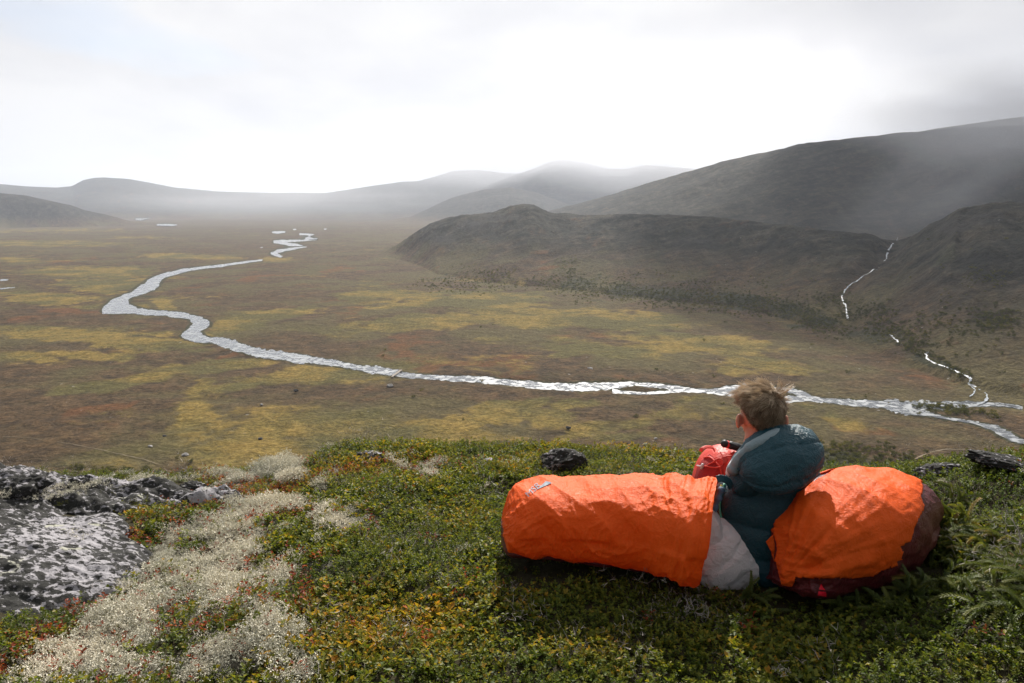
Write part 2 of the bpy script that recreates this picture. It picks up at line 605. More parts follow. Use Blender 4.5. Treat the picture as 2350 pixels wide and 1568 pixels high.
def fill_quad(q):
    q = np.array(q)
    x0, y0 = np.floor(q.min(0)).astype(int)
    x1, y1 = np.ceil(q.max(0)).astype(int)
    x0, y0 = max(x0, 0), max(y0, 0)
    x1, y1 = min(x1, int(PW)), min(y1, int(PH))
    if x1 < x0 or y1 < y0:
        return
    gx, gy = np.meshgrid(np.arange(x0, x1 + 1), np.arange(y0, y1 + 1))
    ins = np.zeros(gx.shape, bool)
    j = 3
    for i in range(4):
        xi, yi = q[i]
        xj, yj = q[j]
        c = ((yi > gy) != (yj > gy)) & (gx < (xj - xi) * (gy - yi) / (yj - yi + 1e-9) + xi)
        ins ^= c
        j = i
    MASK[y0:y1 + 1, x0:x1 + 1] = np.maximum(MASK[y0:y1 + 1, x0:x1 + 1], ins)


for wv in WATERS:
    for a, b in zip(wv[:-1], wv[1:]):
        fill_quad([a[:2], a[2:], b[2:], b[:2]])


def boxblur(a, kx, ky):
    for ax, k in ((1, kx), (0, ky)):
        c = np.cumsum(np.concatenate([np.zeros_like(a.take([0], ax)), a], ax), ax)
        n = a.shape[ax]
        i0 = np.clip(np.arange(n) - k, 0, n)
        i1 = np.clip(np.arange(n) + k + 1, 0, n)
        a = (c.take(i1, ax) - c.take(i0, ax)) / (2 * k + 1)
    return a


MASK_S = boxblur(MASK, 1, 1)
MASK_B = np.clip(boxblur(boxblur(MASK, 14, 4), 10, 3) * 2.5, 0, 1)


def sample(M, px, py):
    ok = (px >= 0) & (px < PW - 1) & (py >= 0) & (py < PH - 1)
    ix = np.clip(np.rint(px), 0, PW - 1).astype(int)
    iy = np.clip(np.rint(py), 0, PH - 1).astype(int)
    return np.where(ok, M[iy, ix], 0.0)


# ------------------------------------------------------------------ ground cover weights
def blobs(px, py, lst):
    s = np.zeros(np.shape(px))
    for b in lst:
        cx, cy, rx, ry, rot = b[:5]
        wgt = b[5] if len(b) > 5 else 1.0
        c, sn = math.cos(math.radians(rot)), math.sin(math.radians(rot))
        dx, dy = px - cx, py - cy
        u = (dx * c + dy * sn) / rx
        v = (-dx * sn + dy * c) / ry
        s = np.maximum(s, wgt * np.exp(-(u * u + v * v) * 0.7))
    return s


BOG = [(1080, 690, 150, 20, 0), (960, 742, 190, 16, -4), (1200, 725, 140, 22, 3), (1430, 735, 150, 22, 4, .8), (1600, 790, 190, 20, 8, .75), (1350, 800, 70, 12, 0, .9), (580, 745, 90, 14, -12),
       (1400, 795, 120, 14, 8, .7), (1780, 840, 120, 16, 6, .7), (1700, 855, 80, 12, 5, .7), (1330, 895, 70, 12, 0, .3), (1420, 810, 90, 10, 10),
       (320, 862, 120, 12, -12), (210, 888, 90, 10, -12), (470, 845, 160, 14, -2), (720, 862, 120, 16, -7), (430, 920, 50, 34, -25), (560, 890, 120, 8, -10), (330, 790, 150, 12, 3), (120, 770, 150, 14, 0),
       (40, 830, 90, 12, 0, .8), (190, 820, 70, 8, 0, .8), (640, 1028, 150, 38, -8), (540, 1062, 120, 28, 0), (760, 985, 60, 14, -20, .9), (880, 1003, 120, 18, -5), (1060, 965, 110, 22, -12), (1150, 930, 100, 10, -10),
       (1260, 955, 90, 20, 0), (1000, 1010, 140, 18, -3), (1340, 925, 70, 10, 0), (1360, 985, 110, 14, -10, .8), (1450, 1000, 80, 10, 0, .6), (200, 625, 140, 12, 0, .9), (60, 560, 180, 8, 0, .7), (430, 590, 140, 6, 2, .8), (640, 598, 40, 5, 0),
       (230, 655, 100, 16, 0, .8), (90, 690, 90, 14, 0, .9), (330, 640, 50, 6, -5), (20, 600, 100, 6, 0, .6), (90, 530, 200, 5, 0, .5), (330, 545, 100, 5, 0, .4), (240, 706, 60, 6, 0), (1950, 960, 80, 14, 12, .8), (1880, 930, 60, 10, 5, .5), (1600, 920, 90, 8, 0, .4),
       (350, 700, 25, 12, 20), (820, 680, 80, 8, 0, .5)]
RUST = [(215, 938, 80, 8, -12), (520, 822, 120, 6, -14, .8), (1060, 835, 260, 22, 2, .6), (1300, 770, 130, 12, 0, .6), (930, 790, 150, 14, 0, .5), (2000, 975, 130, 14, 8, .8), (320, 868, 100, 5, -12, .8), (60, 600, 160, 8, 0, .5),
        (40, 740, 120, 8, -8, .7), (150, 715, 150, 9, 3, .5), (700, 700, 160, 20, 0, .3), (1100, 840, 120, 8, 0, .7), (1480, 1010, 120, 10, 0, .6), (180, 1030, 150, 10, 5, .3), (560, 640, 250, 22, 0, .35), (800, 620, 120, 10, 0, .35), (480, 500, 260, 10, 0, .2),
        (300, 455, 200, 20, 0, .3), (1600, 830, 90, 9, 0, .4), (2100, 850, 150, 12, 8, .4), (1250, 600, 60, 30, 30, .2)]
SCRUB = [(1900, 1050, 140, 26, 2), (2070, 1070, 120, 18, 0), (1520, 1060, 90, 14, 0, .9), (320, 1092, 120, 14, 0, .8), (150, 1080, 100, 20, 0, .5), (270, 680, 60, 12, 0, .6), (330, 720, 80, 8, 0, .4), (280, 770, 70, 5, 3, .7), (350, 782, 50, 5, 0, .5),
         (400, 540, 150, 12, 0, .35), (1150, 650, 130, 20, 0, .5), (1350, 650, 80, 26, 0, .6), (1500, 675, 150, 22, 5, .7), (1700, 690, 140, 22, 5, .7), (960, 640, 70, 10, 0, .4), (1850, 720, 100, 30, 15, .7), (2000, 760, 160, 30, 10, .6),
         (2150, 830, 130, 14, 22, .6), (2200, 960, 140, 14, 0, .5), (1580, 1000, 120, 8, 0, .3), (1000, 780, 50, 4, 0, .4), (2270, 740, 60, 30, 0, .5), (2100, 600, 120, 50, 0, .3)]
BOULD = [(2200, 520, 60, 24, 0, .9), (1130, 500, 60, 14, 0, .8), (1230, 500, 40, 20, 0, .6), (1700, 560, 120, 36, 0, .5), (1200, 470, 60, 12, 0, .6), (1080, 520, 90, 20, 0, .8), (1000, 550, 50, 20, 0, .8), (2280, 500, 90, 30, 0, .8), (1600, 560, 140, 40, 0, .6), (1450, 550, 100, 40, 0, .4), (1330, 640, 12, 30, 20, .4)]


def weights(x, y, z):
    px, py = project(x, y, z)
    D = np.hypot(x, y)
    # the wander of patch outlines is a wander on the ground
    s = np.clip(D / 9.0, 25, 400)
    wx = fbm(x / s, y / s, 4, 101)
    wy = fbm(x / s, y / s, 4, 151)
    k = np.clip((py - 480) / 500.0, 0.05, 1.0)
    qx = px + wx * 90 * k ** 0.3
    qy = py + wy * 26 * k
    tex = fbm(x / 28.0, y / 28.0, 4, 201)
    big = fbm(x / 130.0, y / 130.0, 4, 231)
    flat = 1 - sstep(6, 30, z - ZF)
    bog = blobs(qx, qy, BOG) * (0.9 + 0.7 * tex) + 0.30 * sstep(0.15, 0.6, big + 0.3 * tex) * flat
    rust = blobs(qx, qy, RUST) * (0.9 + 0.6 * tex) + 0.4 * sstep(0.12, 0.5, fbm(x / 60.0, y / 60.0, 4, 261))
    scr = blobs(qx, qy, SCRUB) + 0.35 * sstep(0.25, 0.6, fbm(x / 45.0, y / 45.0, 4, 291))
    wet = sample(MASK_B, px, py) * (z < ZF + 8)
    scr = np.maximum(scr * (1 - 0.7 * bog.clip(0, 1)), wet * (0.85 + 0.5 * tex))
    bog = bog * (1 - 0.9 * wet)
    rock = blobs(qx, qy, BOULD)
    return np.stack([bog.clip(0, 1), rust.clip(0, 1), scr.clip(0, 1), rock.clip(0, 1)], -1), px, py


# ------------------------------------------------------------------ valley sheet
AZF = np.radians(np.linspace(-44, 44, 800))
AZC = np.radians(np.concatenate([np.linspace(-180, -44, 40)[:-1]]))
AZC2 = np.radians(np.linspace(44, 180, 40)[1:])
AZ_ALL = np.concatenate([AZC, AZF, AZC2])


def polar(rows, az):
    A, R = np.meshgrid(az, rows)
    return R * np.sin(A), R * np.cos(A), R


def grid_faces(nr, nc):
    i = np.arange(nr - 1)[:, None] * nc + np.arange(nc - 1)[None, :]
    return np.stack([i, i + 1, i + nc + 1, i + nc], -1).reshape(-1, 4)


def valley_material():
    m, w, out = new_mat('moorland')
    geo = w.n('ShaderNodeNewGeometry')
    P = geo.outputs['Position']
    att = w.n('ShaderNodeAttribute', attribute_name='cover')
    sep = w.n('ShaderNodeSeparateColor', inp={0: att.outputs['Color']})
    bog, rust, scr = sep.outputs[0], sep.outputs[1], sep.outputs[2]
    rock = att.outputs['Alpha']
    flatp = w.scalev(P, (1, 1, 0.3))
    fine = w.noise(flatp, 0.35, 6, 0.65)
    mid = w.noise(flatp, 0.045, 8, 0.70, 0.4)
    big = w.noise(flatp, 0.008, 5, 0.55, 0.5)
    tuss = w.n('ShaderNodeTexVoronoi', inp={'Vector': flatp, 'Scale': 0.16})
    # heath: brown to grey-brown to olive
    c = w.mix(w.ramp(mid, 0.35, 0.68), (0.068, 0.047, 0.027), (0.160, 0.100, 0.050))
    c = w.mix(w.ramp(big, 0.42, 0.62), c, (0.128, 0.104, 0.046))
    hz = w.n('ShaderNodeSeparateXYZ', inp={0: P})
    upl = w.ramp(hz.outputs[2], ZF + 6, ZF + 90)
    c = w.mix(w.math('MULTIPLY', upl, 0.9), c, w.mix(w.ramp(w.noise(flatp, 0.022, 8, 0.72, 0.5), 0.38, 0.62), (0.012, 0.019, 0.017), (0.064, 0.061, 0.048)))
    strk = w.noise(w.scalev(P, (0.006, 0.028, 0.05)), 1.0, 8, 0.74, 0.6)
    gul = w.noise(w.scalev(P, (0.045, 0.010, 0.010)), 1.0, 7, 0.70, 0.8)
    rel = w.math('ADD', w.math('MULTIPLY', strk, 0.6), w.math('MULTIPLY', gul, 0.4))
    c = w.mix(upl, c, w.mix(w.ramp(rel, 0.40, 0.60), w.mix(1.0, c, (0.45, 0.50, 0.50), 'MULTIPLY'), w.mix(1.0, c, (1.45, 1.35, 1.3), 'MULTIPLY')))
    e = w.math('MULTIPLY', w.math('SUBTRACT', mid, 0.5), 0.9)
    e2 = w.math('ADD', e, w.math('MULTIPLY', w.math('SUBTRACT', fine, 0.5), 0.6))
    rm = w.ramp(w.math('ADD', rust, e2), 0.36, 0.64)
    c = w.mix(w.math('MULTIPLY', rm, 0.75), c, w.mix(fine, (0.14, 0.058, 0.024), (0.235, 0.108, 0.042)))
    bm = w.ramp(w.math('ADD', bog, e2), 0.20, 0.46)
    yel = w.mix(w.ramp(mid, 0.4, 0.62), (0.225, 0.168, 0.046), (0.325, 0.222, 0.058))
    yel = w.mix(w.ramp(w.noise(flatp, 0.012, 3), 0.4, 0.6), yel, (0.135, 0.118, 0.042))
    c = w.mix(w.math('MULTIPLY', bm, 0.92), c, yel)
    sm = w.ramp(w.math('ADD', scr, e2), 0.38, 0.62)
    c = w.mix(w.math('MULTIPLY', sm, 0.85), c, w.mix(fine, (0.030, 0.036, 0.018), (0.075, 0.078, 0.038)))
    km = w.ramp(w.math('ADD', rock, e2), 0.45, 0.8)
    c = w.mix(w.math('MULTIPLY', km, 0.7), c, w.mix(w.ramp(fine, 0.4, 0.6), (0.022, 0.022, 0.024), (0.085, 0.080, 0.075)))
    c = w.mix(w.ramp(fine, 0.35, 0.62, 0.0, 0.75), c, w.mix(1.0, c, (0.42, 0.43, 0.42), 'MULTIPLY'))
    gr = w.noise(flatp, 0.11, 5, 0.75)
    c = w.mix(w.ramp(gr, 0.38, 0.60, 0.0, 0.55), c, w.mix(1.0, c, (0.50, 0.50, 0.50), 'MULTIPLY'))
    # scattered stones and pale grass
    vor = w.n('ShaderNodeTexVoronoi', inp={'Vector': flatp, 'Scale': 0.045})
    stone = w.math('MULTIPLY', w.math('LESS_THAN', vor.outputs['Distance'], 0.055), w.math('GREATER_THAN', fine, 0.5))
    c = w.mix(w.math('MULTIPLY', stone, 0.5), c, (0.34, 0.32, 0.29))
    h = w.math('ADD', w.math('MULTIPLY', tuss.outputs['Distance'], -0.8), w.math('MULTIPLY', fine, 1.2))
    h = w.math('ADD', h, w.math('MULTIPLY', mid, 5.0))
    nm = bump(w, h, 0.8, 2.0)
    pbsdf(w, out, c, 0.95, nm, 0.08)
    return m


def build_valley():
    rows = np.concatenate([np.geomspace(60, 330, 14)[:-1], np.geomspace(330, 2200, 300)[:-1], np.geomspace(2200, 30000, 170)])
    X, Y, R = polar(rows, AZ_ALL)
    Z = terrain_h(X, Y)
    wt, px, py = weights(X, Y, Z)
    wet = sample(MASK_S, px, py) * (Z < ZF + 8) * (R > 330)
    near = np.clip(sample(MASK_B, px, py) * 1.3, 0, 1)
    und = (2.6 * fbm(X / 160, Y / 160, 4, 401) + 0.9 * fbm(X / 30, Y / 30, 4, 421)) * (1 - near) * (1 - sstep(4, 25, Z - ZF)) * sstep(250, 420, R)
    # turf humps and dips
    Z = Z + und + 0.5 * (fbm(X / 9, Y / 9, 3, 441)) * (1 - near) * sstep(300, 420, R)
    Z = Z - 1.3 * wet
    F = grid_faces(len(rows), len(AZ_ALL))
    me = fast_mesh('valley', np.stack([X, Y, Z], -1).reshape(-1, 3), F, valley_material())
    a = me.color_attributes.new('cover', 'FLOAT_COLOR', 'POINT')
    a.data.foreach_set('color', wt.reshape(-1).astype(np.float32))
    o = link_mesh('valley', me)
    tag(o, 'brown and ochre moorland valley with hazy hills around it', kind='structure')
    return o


build_valley()


# ------------------------------------------------------------------ water
def water_material():
    m, w, out = new_mat('river_water')
    P = w.n('ShaderNodeNewGeometry').outputs['Position']
    n1 = w.noise(P, 0.16, 4, 0.55, 0.4)
    n2 = w.noise(w.scalev(P, (0.05, 0.05, 1)), 1.0, 4, 0.6)
    foam = w.ramp(w.math('ADD', n1, w.math('MULTIPLY', n2, 0.6)), 0.66, 1.05)
    c = w.mix(foam, (0.060, 0.068, 0.076), (0.26, 0.28, 0.30))
    nm = bump(w, w.noise(P, 0.5, 3, 0.5), 0.10, 0.4)
    b = pbsdf(w, out, c, 0.22, nm, 0.4)
    w.t.links.new(w.ramp(foam, 0, 1, 0.18, 0.6), b.inputs['Roughness'])
    return m


WATER = water_material()


def build_river():
    V, F = [], []
    for k, wv in enumerate(WATERS[:5]):
        z = ZF - 0.30 - 0.05 * k
        ax, ay = at_z(wv[:, 0], wv[:, 1], z)
        bx, by = at_z(wv[:, 2], wv[:, 3], z)
        n0 = len(V)
        for i in range(len(wv)):
            for t in (-0.12, 0.33, 0.66, 1.12):
                V.append((ax[i] + (bx[i] - ax[i]) * t, ay[i] + (by[i] - ay[i]) * t, z))
        for i in range(len(wv) - 1):
            for j in range(3):
                a = n0 + i * 4 + j
                F.append((a, a + 1, a + 5, a + 4))
    o = mesh_obj('river', V, F, WATER, smooth=True)
    tag(o, 'winding silver river on the valley floor', kind='structure')
    for k, wv in enumerate(WATERS[5:]):
        z = ZF - 0.45
        ax, ay = at_z(wv[:, 0], wv[:, 1], z)
        bx, by = at_z(wv[:, 2], wv[:, 3], z)
        V, F = [], []
        for i in range(len(wv)):
            V += [(ax[i], ay[i], z), (bx[i], by[i], z)]
        for i in range(len(wv) - 1):
            F.append((2 * i, 2 * i + 1, 2 * i + 3, 2 * i + 2))
        o = mesh_obj('pond', V, F, WATER, smooth=True)
        tag(o, 'small pale pond on the valley floor', kind='structure')


build_river()


def ribbon(name, pts, width, mat, label, dz=0.5, jitter=0.35, sub=6, lo=250.0, seed=1):
    """strip lying on the terrain below a line of photo points; width in metres"""
    P = []
    pts = np.array(pts, float)
    for a, b in zip(pts[:-1], pts[1:]):
        for i in range(sub):
            P.append(a + (b - a) * i / sub)
    P.append(pts[-1])
    W = np.array([hit(p[0], p[1], lo) for p in P])
    # keep it on the ground
    W[1:-1, :2] = (W[:-2, :2] + 2 * W[1:-1, :2] + W[2:, :2]) / 4
    rr = np.random.default_rng(seed)
    T = np.gradient(W[:, :2], axis=0)
    T /= np.linalg.norm(T, axis=1, keepdims=True) + 1e-9
    Nn = np.stack([-T[:, 1], T[:, 0]], -1)
    W[:, :2] += Nn * (rr.standard_normal(len(W)) * width * 0.22)[:, None]
    wv = width * (1 + jitter * rr.standard_normal(len(W)))
    wv = np.clip(wv, width * 0.3, None)
    wv[0] *= 0.3
    wv[-1] *= 0.3
    V, F = [], []
    for i in range(len(W)):
        for s in (-1, 0, 1):
            x, y = W[i, :2] + Nn[i] * wv[i] * 0.5 * s
            V.append((x, y, float(terrain_h(np.array([x]), np.array([y]))[0]) + dz))
    for i in range(len(W) - 1):
        for j in range(2):
            a = i * 3 + j
            F.append((a, a + 1, a + 4, a + 3))
    o = mesh_obj(name, V, F, mat, smooth=True)
    tag(o, label, kind='structure')
    return o


def stream_material():
    m, w, out = new_mat('white_water')
    P = w.n('ShaderNodeNewGeometry').outputs['Position']
    n = w.noise(P, 0.3, 5, 0.7)
    c = w.mix(w.ramp(n, 0.4, 0.6), (0.10, 0.12, 0.14), (0.34, 0.39, 0.45))
    pbsdf(w, out, c, 0.45, bump(w, n, 0.5, 0.6), 0.5)
    return m


WHITE = stream_material()
ribbon('stream', RAVINE[1:5], 2.0, WHITE, 'white stream falling down the dark ravine', 0.8, seed=3)
ribbon('stream', RAVINE[4:], 1.8, WHITE, 'white stream below the dark ravine', 0.8, seed=4)
ribbon('stream', [(2040, 767), (2052, 778), (2063, 788)], 1.5, WHITE, 'short white stretch of stream on the scrubby slope', 0.8, seed=5)
ribbon('stream', [(2128, 808), (2124, 824), (2145, 835), (2185, 850), (2215, 862), (2228, 872), (2222, 882), (2250, 896), (2266, 908), (2262, 924), (2240, 930)], 1.5, WHITE,
       'thin winding stream joining the river at right', 0.7, seed=6)
ribbon('stream', [(2222, 882), (2238, 896), (2234, 906), (2226, 912)], 1.1, WHITE, 'thin side channel of the winding stream', 0.75, seed=7)
ribbon('stream', [(1440, 843), (1458, 852), (1470, 862), (1476, 870)], 1.2, WHITE, 'thin brook running into the braided river', 0.6, seed=8)
DIRT = simple_mat('trodden_earth', (0.155, 0.125, 0.085), 0.9, 0.1, 0.3, 0.2)
ribbon('path', [(-40, 1004), (60, 1006), (150, 1019), (230, 1034), (290, 1048), (330, 1056), (370, 1070)], 0.55, DIRT, 'faint pale path along the foot of the slope', 0.7, seed=9)
ribbon('path', [(2095, 1058), (2130, 1042), (2170, 1033), (2230, 1035), (2260, 1046)], 0.9, DIRT, 'faint curved path beyond the bag', 0.8, seed=10)
# ------------------------------------------------------------------ foreground zones (photo coordinates)
LICHEN = [(480, 1245, 130, 60, -20), (560, 1200, 110, 40, -30, .8), (400, 1340, 170, 60, -25), (330, 1430, 150, 50, -20, .9), (480, 1380, 150, 70, 0, .9), (210, 1500, 160, 50, -15, .85), (560, 1160, 60, 26, 0, .8), (560, 1105, 60, 10, 0), (640, 1092, 90, 12, -8),
          (700, 1110, 60, 16, 0, .7), (650, 1160, 50, 18, 0, .8), (790, 1195, 70, 22, -5, .95), (830, 1230, 50, 12, 0, .8), (735, 1290, 60, 22, -20, .95), (640, 1330, 60, 40, 0, .7), (600, 1420, 90, 60, 0, .75), (540, 1500, 130, 50, 0, .75), (660, 1500, 60, 60, 0, .7),
          (100, 1440, 60, 20, 0, .7), (60, 1545, 150, 30, 0, .7), (330, 1545, 160, 30, 0, .75), (980, 1238, 14, 7, 0, .9), (60, 1148, 110, 10, 0, .95), (190, 1135, 70, 7, -8, .9), (330, 1118, 50, 6, 0, .6), (970, 1070, 50, 9, 0, .8), (890, 1055, 60, 6, 0, .7), (1010, 1090, 40, 7, 0, .6), (720, 1190, 60, 14, -15, .7),
          (860, 1085, 30, 8, 0, .5), (1180, 1060, 30, 6, 0, .5), (450, 1130, 40, 10, 0, .4)]
RED = [(290, 1250, 34, 50, 10), (300, 1290, 30, 30, 0), (260, 1330, 40, 26, 0, .9), (290, 1190, 40, 14, 0, .8), (520, 1105, 90, 8, 3), (470, 1150, 60, 12, 0, .9), (560, 1135, 70, 12, 0, .9), (640, 1120, 60, 14, 0, .8), (720, 1095, 70, 18, -15, .8), (840, 1075, 110, 22, 0, .75), (960, 1060, 120, 16, 0, .6),
       (250, 1400, 60, 12, -10, .7), (150, 1460, 90, 12, -10, .8), (100, 1500, 70, 14, -15, .8), (20, 1530, 40, 18, 0, .9), (430, 1330, 60, 12, 0, .4), (560, 1290, 60, 14, 0, .4), (490, 1400, 80, 16, 0, .5), (350, 1460, 120, 16, -8, .55), (300, 1520, 120, 14, -8, .5), (700, 1370, 60, 20, 0, .35), (1080, 1290, 20, 8, 0, .6),
       (370, 1190, 30, 10, 0, .7), (2330, 1060, 40, 14, 0, .6), (660, 1180, 60, 16, 0, .6)]
JUNI = [(2250, 1260, 130, 45, 15), (2180, 1230, 60, 30, 0), (2300, 1310, 120, 40, 20), (2200, 1320, 60, 30, 0, .8), (2340, 1400, 60, 60, 0, .9), (1770, 1350, 70, 22, 0), (1860, 1395, 60, 24, 0), (1940, 1405, 50, 24, 0, .9), (2090, 1390, 70, 30, 0, .9), (2250, 1390, 60, 20, 30, .7), (2200, 1160, 60, 14, 0, .5),
        (1720, 1400, 50, 20, 0, .5), (1990, 1460, 80, 20, 0, .45)]
TWIG = [(1590, 1370, 36, 26, 0), (1500, 1430, 90, 22, 0, .6), (1330, 1440, 40, 20, 0, .6), (1240, 1440, 40, 20, 0, .6), (260, 1262, 50, 14, 10, .8), (2300, 1270, 60, 40, 30, .7), (2190, 1180, 60, 30, 0, .5), (900, 1290, 40, 14, 0, .4), (330, 1215, 40, 10, 0, .6), (760, 1440, 40, 30, 0, .5), (1700, 1440, 60, 14, 0, .5), (1010, 1210, 40, 12, 0, .4),
        (1480, 1500, 60, 20, 0, .4), (2120, 1440, 70, 20, 0, .5)]
TIPS = [(900, 1450, 240, 70, -10), (760, 1390, 80, 30, 0, .8), (1000, 1500, 160, 50, 0, .7), (950, 1190, 160, 20, 0, .7), (800, 1140, 100, 20, 0, .6), (1300, 1500, 120, 30, 0, .5), (1130, 1080, 160, 20, 0, .6), (2250, 1540, 140, 30, 0, .7), (1900, 1530, 160, 30, 0, .5), (680, 1290, 60, 14, 0, .5), (560, 1360, 60, 14, 0, .4), (1650, 1060, 90, 20, 0, .6), (1950, 1090, 90, 12, 0, .8), (1480, 1050, 120, 14, 0, .6)]
GREENP = [(330, 1200, 60, 14, 0), (340, 1240, 60, 20, -15), (690, 1260, 80, 22, 0), (600, 1200, 40, 20, 0, .6), (330, 1450, 40, 10, 0, .3), (760, 1170, 60, 14, 0, .5), (850, 1270, 60, 16, 0, .7)]
SLAB_POLY = [(-420, 1168), (-200, 1172), (0, 1176), (120, 1176), (250, 1180), (290, 1200), (305, 1235), (330, 1262), (335, 1300), (300, 1338), (262, 1370), (160, 1400), (96, 1412), (40, 1445), (-60, 1480), (-300, 1540), (-520, 1500), (-560, 1300)]
LEDGE_POLY = [(-420, 1118), (-100, 1116), (40, 1116), (160, 1112), (300, 1114), (420, 1112), (500, 1112), (545, 1120), (480, 1134), (420, 1145), (370, 1160), (300, 1178), (200, 1182), (60, 1180), (-150, 1172), (-420, 1168)]


def in_poly(px, py, poly):
    ins = np.zeros(np.shape(px), bool)
    j = len(poly) - 1
    for i in range(len(poly)):
        xi, yi = poly[i]
        xj, yj = poly[j]
        ins ^= ((yi > py) != (yj > py)) & (px < (xj - xi) * (py - yi) / (yj - yi + 1e-9) + xi)
        j = i
    return ins


# ------------------------------------------------------------------ knoll
def ground_material():
    m, w, out = new_mat('heath_soil')
    P = w.n('ShaderNodeNewGeometry').outputs['Position']
    att = w.n('ShaderNodeAttribute', attribute_name='cover').outputs['Color']
    sep = w.n('ShaderNodeSeparateColor', inp={0: att})
    n = w.noise(P, 22.0, 6, 0.65)
    n2 = w.noise(P, 140.0, 4, 0.6)
    c = w.mix(n, (0.020, 0.020, 0.010), (0.060, 0.050, 0.028))
    pale = w.mix(n2, (0.06, 0.055, 0.04), (0.22, 0.21, 0.17))
    lm = w.ramp(w.math('ADD', sep.outputs[0], w.math('MULTIPLY', w.math('SUBTRACT', n, 0.5), 0.9)), 0.35, 0.7)
    c = w.mix(lm, c, pale)
    h = w.math('ADD', n, w.math('MULTIPLY', n2, 0.4))
    pbsdf(w, out, c, 0.95, bump(w, h, 0.8, 0.02), 0.1)
    return m


def zone(px, py, x, y, lst, seed, amp=1.0):
    qx = px + 40 * amp * fbm(x * 3, y * 3, 3, seed)
    qy = py + 18 * amp * fbm(x * 3, y * 3, 3, seed + 5)
    return blobs(qx, qy, lst)


def build_ground():
    rows = np.concatenate([[0.02], np.geomspace(0.25, 0.8, 10)[:-1], np.geomspace(0.8, 5.2, 150)[:-1], np.geomspace(5.2, 60, 22)])
    az = np.concatenate([AZC, AZF[::3], AZF[-1:], AZC2])
    X, Y, R = polar(rows, az)
    Z = near_h(X, Y) + 0.012 * fbm(X * 11, Y * 11, 3, 811) * (R < 6)
    px, py = project(X, Y, Z)
    li = zone(px, py, X, Y, LICHEN, 901) * (R < 6)
    F = grid_faces(len(rows), len(az))
    me = fast_mesh('ground', np.stack([X, Y, Z], -1).reshape(-1, 3), F, ground_material())
    a = me.color_attributes.new('cover', 'FLOAT_COLOR', 'POINT')
    col = np.zeros(X.shape + (4,), np.float32)
    col[..., 0] = li
    a.data.foreach_set('color', col.reshape(-1))
    o = link_mesh('ground', me)
    tag(o, 'hilltop the heath plants grow on', kind='structure')


build_ground()


# ------------------------------------------------------------------ scatter (for plants nobody could count)
PROTO = {}


def scatter(name, protos, pts, rot, scale, idx, tint, label, kind='stuff'):
    c = bpy.data.collections.new(name + '_sources')
    for k, me in enumerate(protos):
        o = bpy.data.objects.new('%s_sprig_%02d' % (name, k), me)
        c.objects.link(o)
    n = len(pts)
    me = bpy.data.meshes.new(name)
    me.vertices.add(n)
    me.vertices.foreach_set('co', np.asarray(pts, np.float32).ravel())
    for nm, ty, data, key in (('rot', 'FLOAT_VECTOR', rot, 'vector'), ('size', 'FLOAT', scale, 'value'), ('pick', 'INT', idx, 'value'), ('tint', 'FLOAT', tint, 'value')):
        a = me.attributes.new(nm, ty, 'POINT')
        a.data.foreach_set(key, np.asarray(data, np.int32 if ty == 'INT' else np.float32).ravel())
    o = link_mesh(name, me)
    g = bpy.data.node_groups.new(name + '_scatter', 'GeometryNodeTree')
    g.interface.new_socket('Geometry', in_out='INPUT', socket_type='NodeSocketGeometry')
    g.interface.new_socket('Geometry', in_out='OUTPUT', socket_type='NodeSocketGeometry')
    gi = g.nodes.new('NodeGroupInput')
    go = g.nodes.new('NodeGroupOutput')
    m2p = g.nodes.new('GeometryNodeMeshToPoints')
    iop = g.nodes.new('GeometryNodeInstanceOnPoints')
    ci = g.nodes.new('GeometryNodeCollectionInfo')
    ci.inputs['Collection'].default_value = c
    ci.inputs['Separate Children'].default_value = True
    ci.inputs['Reset Children'].default_value = True

    def na(nm, ty):
        nd = g.nodes.new('GeometryNodeInputNamedAttribute')
        nd.data_type = ty
        nd.inputs['Name'].default_value = nm
        return nd.outputs['Attribute']
    e2r = g.nodes.new('FunctionNodeEulerToRotation')
    L = g.links.new
    L(gi.outputs[0], m2p.inputs['Mesh'])
    L(m2p.outputs[0], iop.inputs['Points'])
    L(ci.outputs[0], iop.inputs['Instance'])
    iop.inputs['Pick Instance'].default_value = True
    L(na('pick', 'INT'), iop.inputs['Instance Index'])
    L(na('rot', 'FLOAT_VECTOR'), e2r.inputs[0])
    L(e2r.outputs[0], iop.inputs['Rotation'])
    L(na('size', 'FLOAT'), iop.inputs['Scale'])
    L(iop.outputs[0], go.inputs[0])
    md = o.modifiers.new('scatter', 'NODES')
    md.node_group = g
    tag(o, label, kind=kind)
    return o


